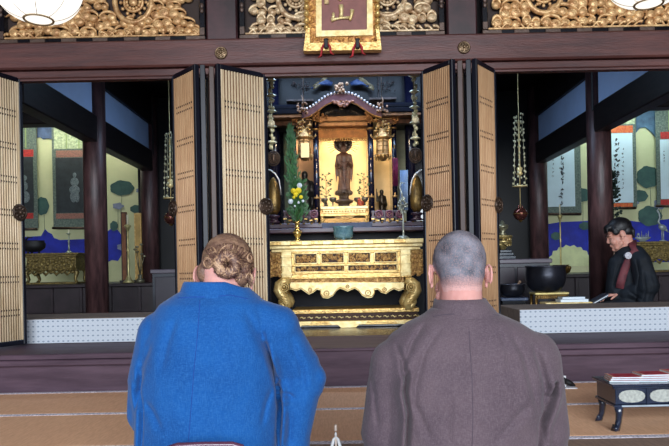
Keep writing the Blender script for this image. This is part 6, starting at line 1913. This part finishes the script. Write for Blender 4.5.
# ---------------- priest seated in profile ------------------------------------
def priest():
    Y0 = 5.6; k = 1.1; q = Y0 / F
    T = Matrix.Translation(P(619.5, 235.5, Y0)) @ Matrix.Rotation(math.radians(76), 4, 'Z') @ Matrix.Rotation(math.radians(-20), 4, 'X')
    t = person('dark haired person in black robe and dark red stole, seated in profile holding a book', 'person', (P(630, 300, Y0).x, Y0, FZ))
    v = lambda x, y, dy=0: P(x, y, Y0) + Vector((0, dy, 0))
    T2 = T @ Matrix.Scale(k, 4)
    m = MB(); head_shapes(m, T2, k)
    m.cap(T2 @ Vector((0, -.03, -.02)), v(628, 252), .062, .07, 16)
    m.cap(v(628, 258), v(630, 300), .12, .14, 20)
    for s, dy in ((-1, -.16), (1, .16)):
        m.cap(v(629, 256, dy * .6), v(630, 260, dy), .06, .06, 12); m.cap(v(630, 260, dy), v(634, 283, dy * 1.25), .05, .042, 12)
        w = v(615, 293.5, dy * .42); m.cap(v(634, 283, dy * 1.25), w, .042, .028, 12)
        hand(m, w, (-1, -dy * .8, -.12), (.1, .1 * s, 1), -s, .5, 1.0)
        m.cap(v(633, 309, dy * .5), v(602, 310, dy * .7), .085, .065, 14); m.cap(v(602, 314, dy * .7), v(634, 315, dy * .5), .05, .04, 12)
    body = blob(m, 'body', .0048, 3, .5); link(body, 'body', m_skin2, t); eyes(T2, t, k, True)
    for s in (-1, 1):
        m = MB(); m.tube([T2 @ Vector((s * a, b, c)) for a, b, c in ((.014, .101, .028), (.03, .096, .033), (.047, .084, .029))], .0035, 6, flat=.7); m.build('eyebrow', m_black, t)
    # hair
    hm = M('black_hair', (22, 20, 24), .45, 0, .3, 40, .4, 90)
    m = MB(); R3 = T.to_3x3().to_euler()
    e = lambda c, r: m.ell(T2 @ Vector(c), tuple(a * k for a in r), 24, 16, R3)
    e((0, -.02, .062), (.085, .1, .085)); e((0, -.055, .018), (.074, .064, .062)); e((0, .05, .088), (.06, .045, .034))
    for s in (-1, 1): e((s * .07, .028, .045), (.016, .026, .034))
    for j in range(9): m.cap(T2 @ Vector((-.048 + j * .012, .078, .09)), T2 @ Vector((-.052 + j * .0128, .1 - abs(j - 4) * .0035, .056 + .006 * (j % 2))), .013 * k, .006 * k, 8)
    for j in range(8): m.cap(T2 @ Vector((-.045 + j * .013, -.1, .0)), T2 @ Vector((-.04 + j * .0115, -.09, -.05)), .016 * k, .008 * k, 8)
    me = blob(m, 'hair', .005, 2)
    link(me, 'hair', hm, t)
    # robe
    mat = M('black_robe_cloth', (26, 32, 40), .75, 0, .3, 10, .2, 40, col2=(16, 20, 26), spec=.3)
    m = MB()
    m.cap(v(629, 257), v(629, 300), .125, .18, 24); m.cap(v(633, 262), v(634, 300), .125, .15, 20); m.cap(v(618, 264), v(618, 296), .085, .115, 16)
    for dy in (-.17, .17):
        m.cap(v(631, 254, dy * .5), v(632, 262, dy), .08, .085, 16); m.cap(v(632, 262, dy), v(635, 285, dy * 1.3), .085, .1, 16); m.cap(v(635, 287, dy * 1.3), v(620, 293.5, dy * .62), .085, .055, 16)
        m.cap(v(635, 289, dy * 1.3), v(632, 304, dy * 1.3), .08, .06, 16)
        m.cap(v(636, 308, dy * .5), v(601, 310, dy * .75), .115, .085, 16)
    m.cap(v(640, 311, -.1), v(640, 311, .1), .11, .11, 16)
    me = blob(m, 'robe', .008, 6, .5)
    crease(me, [([(636, 258), (640, 275), (636, 296)], 2.2, .02, 1), ([(622, 258), (617, 275), (613, 288)], 2, .015, -1), ([(644, 270), (646, 290), (643, 303)], 2, .012, 1), ([(628, 290), (636, 296), (645, 302)], 2, .012, 1)], .01, 2.0)
    ro = link(me, 'robe', mat, t)
    # stole: a flat band round the neck hanging down the front of both shoulders
    bvh = BVHTree.FromPolygons([x.co for x in me.vertices], [p.vertices for p in me.polygons])
    sm = M('dark_red_stole', (112, 48, 54), .7, 0, .25, 20, .2, 60, col2=(84, 34, 42))
    for s in (-1, 1):
        pts = [T2 @ Vector((0, -.085, -.085)), T2 @ Vector((s * .055, -.05, -.10))]
        path = ((626.5, 251), (622.5, 260), (619, 270), (616.5, 279), (614.5, 288))
        out = []
        for (x, y) in path:
            h = bvh.ray_cast(Vector((P(x, y, Y0).x, Y0 + s * 1.0, P(x, y, Y0).z)), Vector((0, -s, 0)))
            out.append(h[0] + Vector((-.004, s * .006, 0)) if h[0] else v(x, y, s * .1))
        pts += out
        m = MB(); m.tube(pts, [.034, .034, .032, .032, .034, .036, .036], 10, flat=.35, flatdir=(-.3, s * .9, .1)); m.build('stole', sm, t)
    m = MB(); h = bvh.ray_cast(Vector((P(620.5, 256, Y0).x, 4.6, P(620, 256, Y0).z)), Vector((0, 1, 0))); c = (h[0] if h[0] else v(620, 256, -.15)) + Vector((0, -.045, 0)); m.torus(c, .024, .008, 'y', 20, 8); m.cyl(c, c + Vector((0, .05, 0)), .02, None, 16); m.build('stole_ring', M('ivory_ring', (206, 204, 210), .4, 0, .1, 20), t)
    # the book in the hands
    c = P(597.5, 299, Y0 - .06)
    b = empty('folded_book', c, 'dark folded book held in the hands of the seated priest', 'book')
    ang = math.radians(-28)
    m = MB(); m.box(c + Vector((0, 0, .006)), (.17, .12, .008), (0, ang, 0)); m.build('cover', M('dark_blue_cover', (44, 46, 60), .5, 0, .1), b)
    m = MB(); m.box(c + Vector((-.003, 0, -.004)), (.165, .112, .010), (0, ang, 0)); m.build('pages', m_page, b)
    m = MB(); m.box(c + Vector((-.004, 0, -.016)), (.17, .12, .006), (0, ang, 0)); m.build('cover', M('dark_blue_cover', (44, 46, 60)), b)
priest()

# ================================================================== FOREGROUND THINGS
# low seat of which only the top rail shows behind the blue robe
def low_chair():
    Y0 = 1.60; s = Y0 / F
    zt = P(205, 442.5, Y0).z; x0, x1 = P(164, 446, Y0).x, P(246, 446, Y0).x
    t = empty('low_chair', ((x0 + x1) / 2, Y0, 0), 'low dark red lacquered chair back just behind the blue robed person', 'chair')
    mm = M('dark_red_lacquer', (92, 54, 74), .25, 0, .2, 5, coat=.4)
    m = MB(); m.tube([(x0, Y0, zt - .032), (x0 + .012, Y0, zt - .014), (x0 + .035, Y0, zt - .007), ((x0 + x1) / 2, Y0 + .0, zt - .006), (x1 - .035, Y0, zt - .007), (x1 - .012, Y0, zt - .014), (x1, Y0, zt - .032)], .0085, 10); m.build('top_rail', mm, t)
    for x in (x0, x1): m = MB(); m.bev(x - .009, x + .009, Y0 - .009, Y0 + .009, .0125, zt - .026, .003); m.build('post', mm, t)
    m = MB(); m.bev(x0 + .01, x1 - .01, Y0 - .006, Y0 + .006, zt - .14, zt - .10, .003); m.build('cross_rail', mm, t)
    m = MB(); m.bev(x0, x1, Y0 - .02, Y0 + .04, .045, .065, .004); m.build('seat_frame', mm, t)
low_chair()

# low lacquer table with books at the right
def low_table():
    Ya, Yb = 2.80, 3.03
    xa = P(613, 385, Ya).x; xb = xa + .62; zt = P(613, 385, Ya).z
    t = empty('lacquer_table', ((xa + xb) / 2, (Ya + Yb) / 2, 0), 'low black lacquer table with pale cartouche panels standing on the mat at the right edge', 'low table')
    lac = M('blue_black_table_lacquer', (40, 50, 72), .2, 0, .25, 5, coat=.5)
    m = MB(); m.bev(xa - .004, xb, Ya, Yb, zt - .012, zt, .004); m.bev(xa + .004, xb - .008, Ya + .006, Yb - .006, zt - .02, zt - .012, .002); m.build('tabletop', lac, t)
    zl = P(618, 405.5, Ya).z
    m = MB(); m.bev(xa + .022, xb - .03, Ya + .02, Yb - .02, zl, zt - .02, .003)
    for i in range(5):
        xx = xa + .022 + (xb - xa - .052) * i / 4; m.bev(xx - .006, xx + .006, Ya + .014, Yb - .014, zl, zt - .02, .002)
    m.build('frieze', lac, t)
    m = MB(); m.bev(xa + .008, xb - .015, Ya + .006, Yb - .006, zl - .012, zl, .003); m.build('lower_moulding', lac, t)
    m = MB(); m.bev(xa + .04, xb - .04, Ya + .003, Ya + .007, zl - .009, zl - .001, .001); m.build('silver_inlay', M('silver_inlay', (186, 198, 208), .3, .3, .1, 20), t)
    for i in range(4):
        x0 = xa + .022 + (xb - xa - .052) * (i + .5) / 4; w = .055; h = (zt - .02 - zl) * .36; zc = (zt - .02 + zl) / 2; pts = []
        for k in range(28):
            a = 2 * math.pi * k / 28; r = 1 + .06 * math.cos(4 * a) + .03 * math.cos(8 * a); e_ = .5
            pts.append((x0 + w * r * math.copysign(abs(math.cos(a)) ** e_, math.cos(a)), zc + h * r * math.copysign(abs(math.sin(a)) ** e_, math.sin(a))))
        m = MB(); m.prism(pts, Ya + .0175, Ya + .0205); m.build('cartouche_panel', M('pale_shell_inlay', (182, 184, 174), .5, 0, .2, 60, col2=(146, 148, 142)), t)
    pts = []
    for k in range(20): a = 2 * math.pi * k / 20; pts.append((Ya + .115 + .055 * math.cos(a), (zt - .02 + zl) / 2 + .016 * math.sin(a)))
    m = MB(); vs = [(xa + .0195, p[0], p[1]) for p in pts] + [(xa + .0225, p[0], p[1]) for p in pts]; n = 20
    m.add(vs, [tuple(range(n)), tuple(range(2 * n - 1, n - 1, -1))] + [(i, (i + 1) % n, n + (i + 1) % n, n + i) for i in range(n)], False); m.build('cartouche_panel', M('pale_shell_inlay', (182, 184, 174)), t)
    for xx, sg in ((xa + .03, -1), (xb - .05, 1)):
        for yy, sy in ((Ya + .022, -1), (Yb - .03, 1)):
            m = MB(); zz = zl - .012
            m.tube([(xx - sg * .004, yy, zz + .004), (xx - sg * .006, yy, zz - .03), (xx - sg * .002, yy, zz - .065), (xx + sg * .008, yy + sy * .003, zz - .098), (xx + sg * .022, yy + sy * .008, .030)], [.022, .017, .0145, .016, .021], 4, flat=1.0)
            m.build('leg', lac, t)
    # stacks of red covered sutra books, fanned
    red = M('crimson_cover', (176, 34, 58), .6, 0, .15, 20, col2=(150, 24, 48))
    wh = M('white_leaves', (214, 228, 234), .7, 0, .04, 20); tan = M('pink_tan_band', (208, 150, 130), .6, 0, .1, 20)
    proto = None
    for st, (xx, n, nm) in enumerate(((xa + .006, 3, 'left'), (xa + .135, 4, 'middle'), (xa + .262, 5, 'right'))):
        for k in range(n):
            z = zt + .001 + k * .0078; dx = k * .006; rot = math.radians(-8 + k * 2.2 + st * 2)
            ordn = ('lowest', 'second', 'third', 'fourth', 'topmost')[k] if k < n - 1 else 'topmost'
            lab = '%s red covered sutra book in the %s stack on the low lacquer table' % (ordn, nm)
            c = Vector((xx + .075 + dx, Ya + .075 + k * .006 + .02, z))
            if proto is None:
                b = empty('sutra_book', (0, 0, 0))
                m = MB(); m.bev(-.065, .065, -.045, .045, .0, .0062, .0008); m.build('leaves', wh, b)
                m = MB(); m.bbox(-.066, .066, -.046, .046, .0062, .0072); m.build('cover', red, b)
                m = MB(); m.bbox(-.066, -.052, -.047, .047, .0072, .0080); m.build('title_band', tan, b)
                proto = b
            else: b = copy_tree(proto)
            b.location = c; b.rotation_euler = (0, 0, rot); tag(b, lab, 'book', 'red covered sutra books on the low table')
low_table()

# white tray with a black cord knot right of the brown robe
c = P(563, 388, 3.82); c.z = .013
t = empty('paper_tray', c, 'small white tray with a black tassel lying on the mat right of the brown robe', 'tray')
m = MB(); m.bev(c.x - .10, c.x + .075, c.y - .04, c.y + .05, c.z, c.z + .008, .002); m.bbox(c.x - .10, c.x + .02, c.y, c.y + .006, c.z + .008, c.z + .075); m.build('white_card', M('white_card', (232, 232, 236), .6, 0, .03), t)
m = MB(); m.ell(c + Vector((.0, -.01, .05)), (.022, .02, .018), 12, 8); m.tube([c + Vector((.01, -.012, .045)), c + Vector((.045, -.014, .028)), c + Vector((.07, -.016, .016))], [.018, .016, .004], 8); m.tube([c + Vector((-.01, -.012, .045)), c + Vector((-.035, -.014, .03))], [.014, .006], 8); m.build('black_tassel', m_black, t)

# slim bell stick with white cord loops between the two people
Y0 = 2.25; c = P(336, 446, Y0); c.z = .0
t = empty('hand_bell', (c.x, Y0, .013), 'small hand bell stick with drooping white cord loops between the two kneeling people', 'hand bell')
zz = lambda y: P(336, y, Y0).z
s = Y0 / F
m = MB(); m.lathe([(.05, .013), (.052, .02), (.048, .05), (.034, .075), (.01, .085), (.006, .1)], (c.x, Y0, 0), 24); m.build('bell_cup', m_brass, t)
m = MB(); m.cyl((c.x, Y0, .09), (c.x, Y0, zz(436)), .0035, None, 10); m.lathe([(.0048, 0), (.0055, .004), (.0048, zz(424.5) - zz(431) - .003), (.003, zz(424.5) - zz(431))], (c.x, Y0, zz(431)), 12); m.build('handle', M('ivory_handle', (226, 206, 190), .4, 0, .1, 20), t)
m = MB(); m.lathe([(.002, 0), (.0052, .004), (.004, .012), (.0022, .016)], (c.x, Y0, zz(436.5)), 12); m.build('knob', M('white_cord', (236, 236, 236), .6, 0, .05), t)
for sg in (-1, 1):
    m = MB(); m.tube([(c.x, Y0, zz(436.5)), (c.x + sg * 2.2 * s, Y0 - .002, zz(439)), (c.x + sg * 4 * s, Y0 - .003, zz(446)), (c.x + sg * 4.6 * s, Y0 - .003, zz(456)), (c.x + sg * 2.6 * s, Y0 - .002, zz(464)), (c.x, Y0, zz(460))], [.003, .0055, .0065, .006, .005, .003], 8); m.build('cord_loop', M('white_cord', (236, 236, 236)), t)
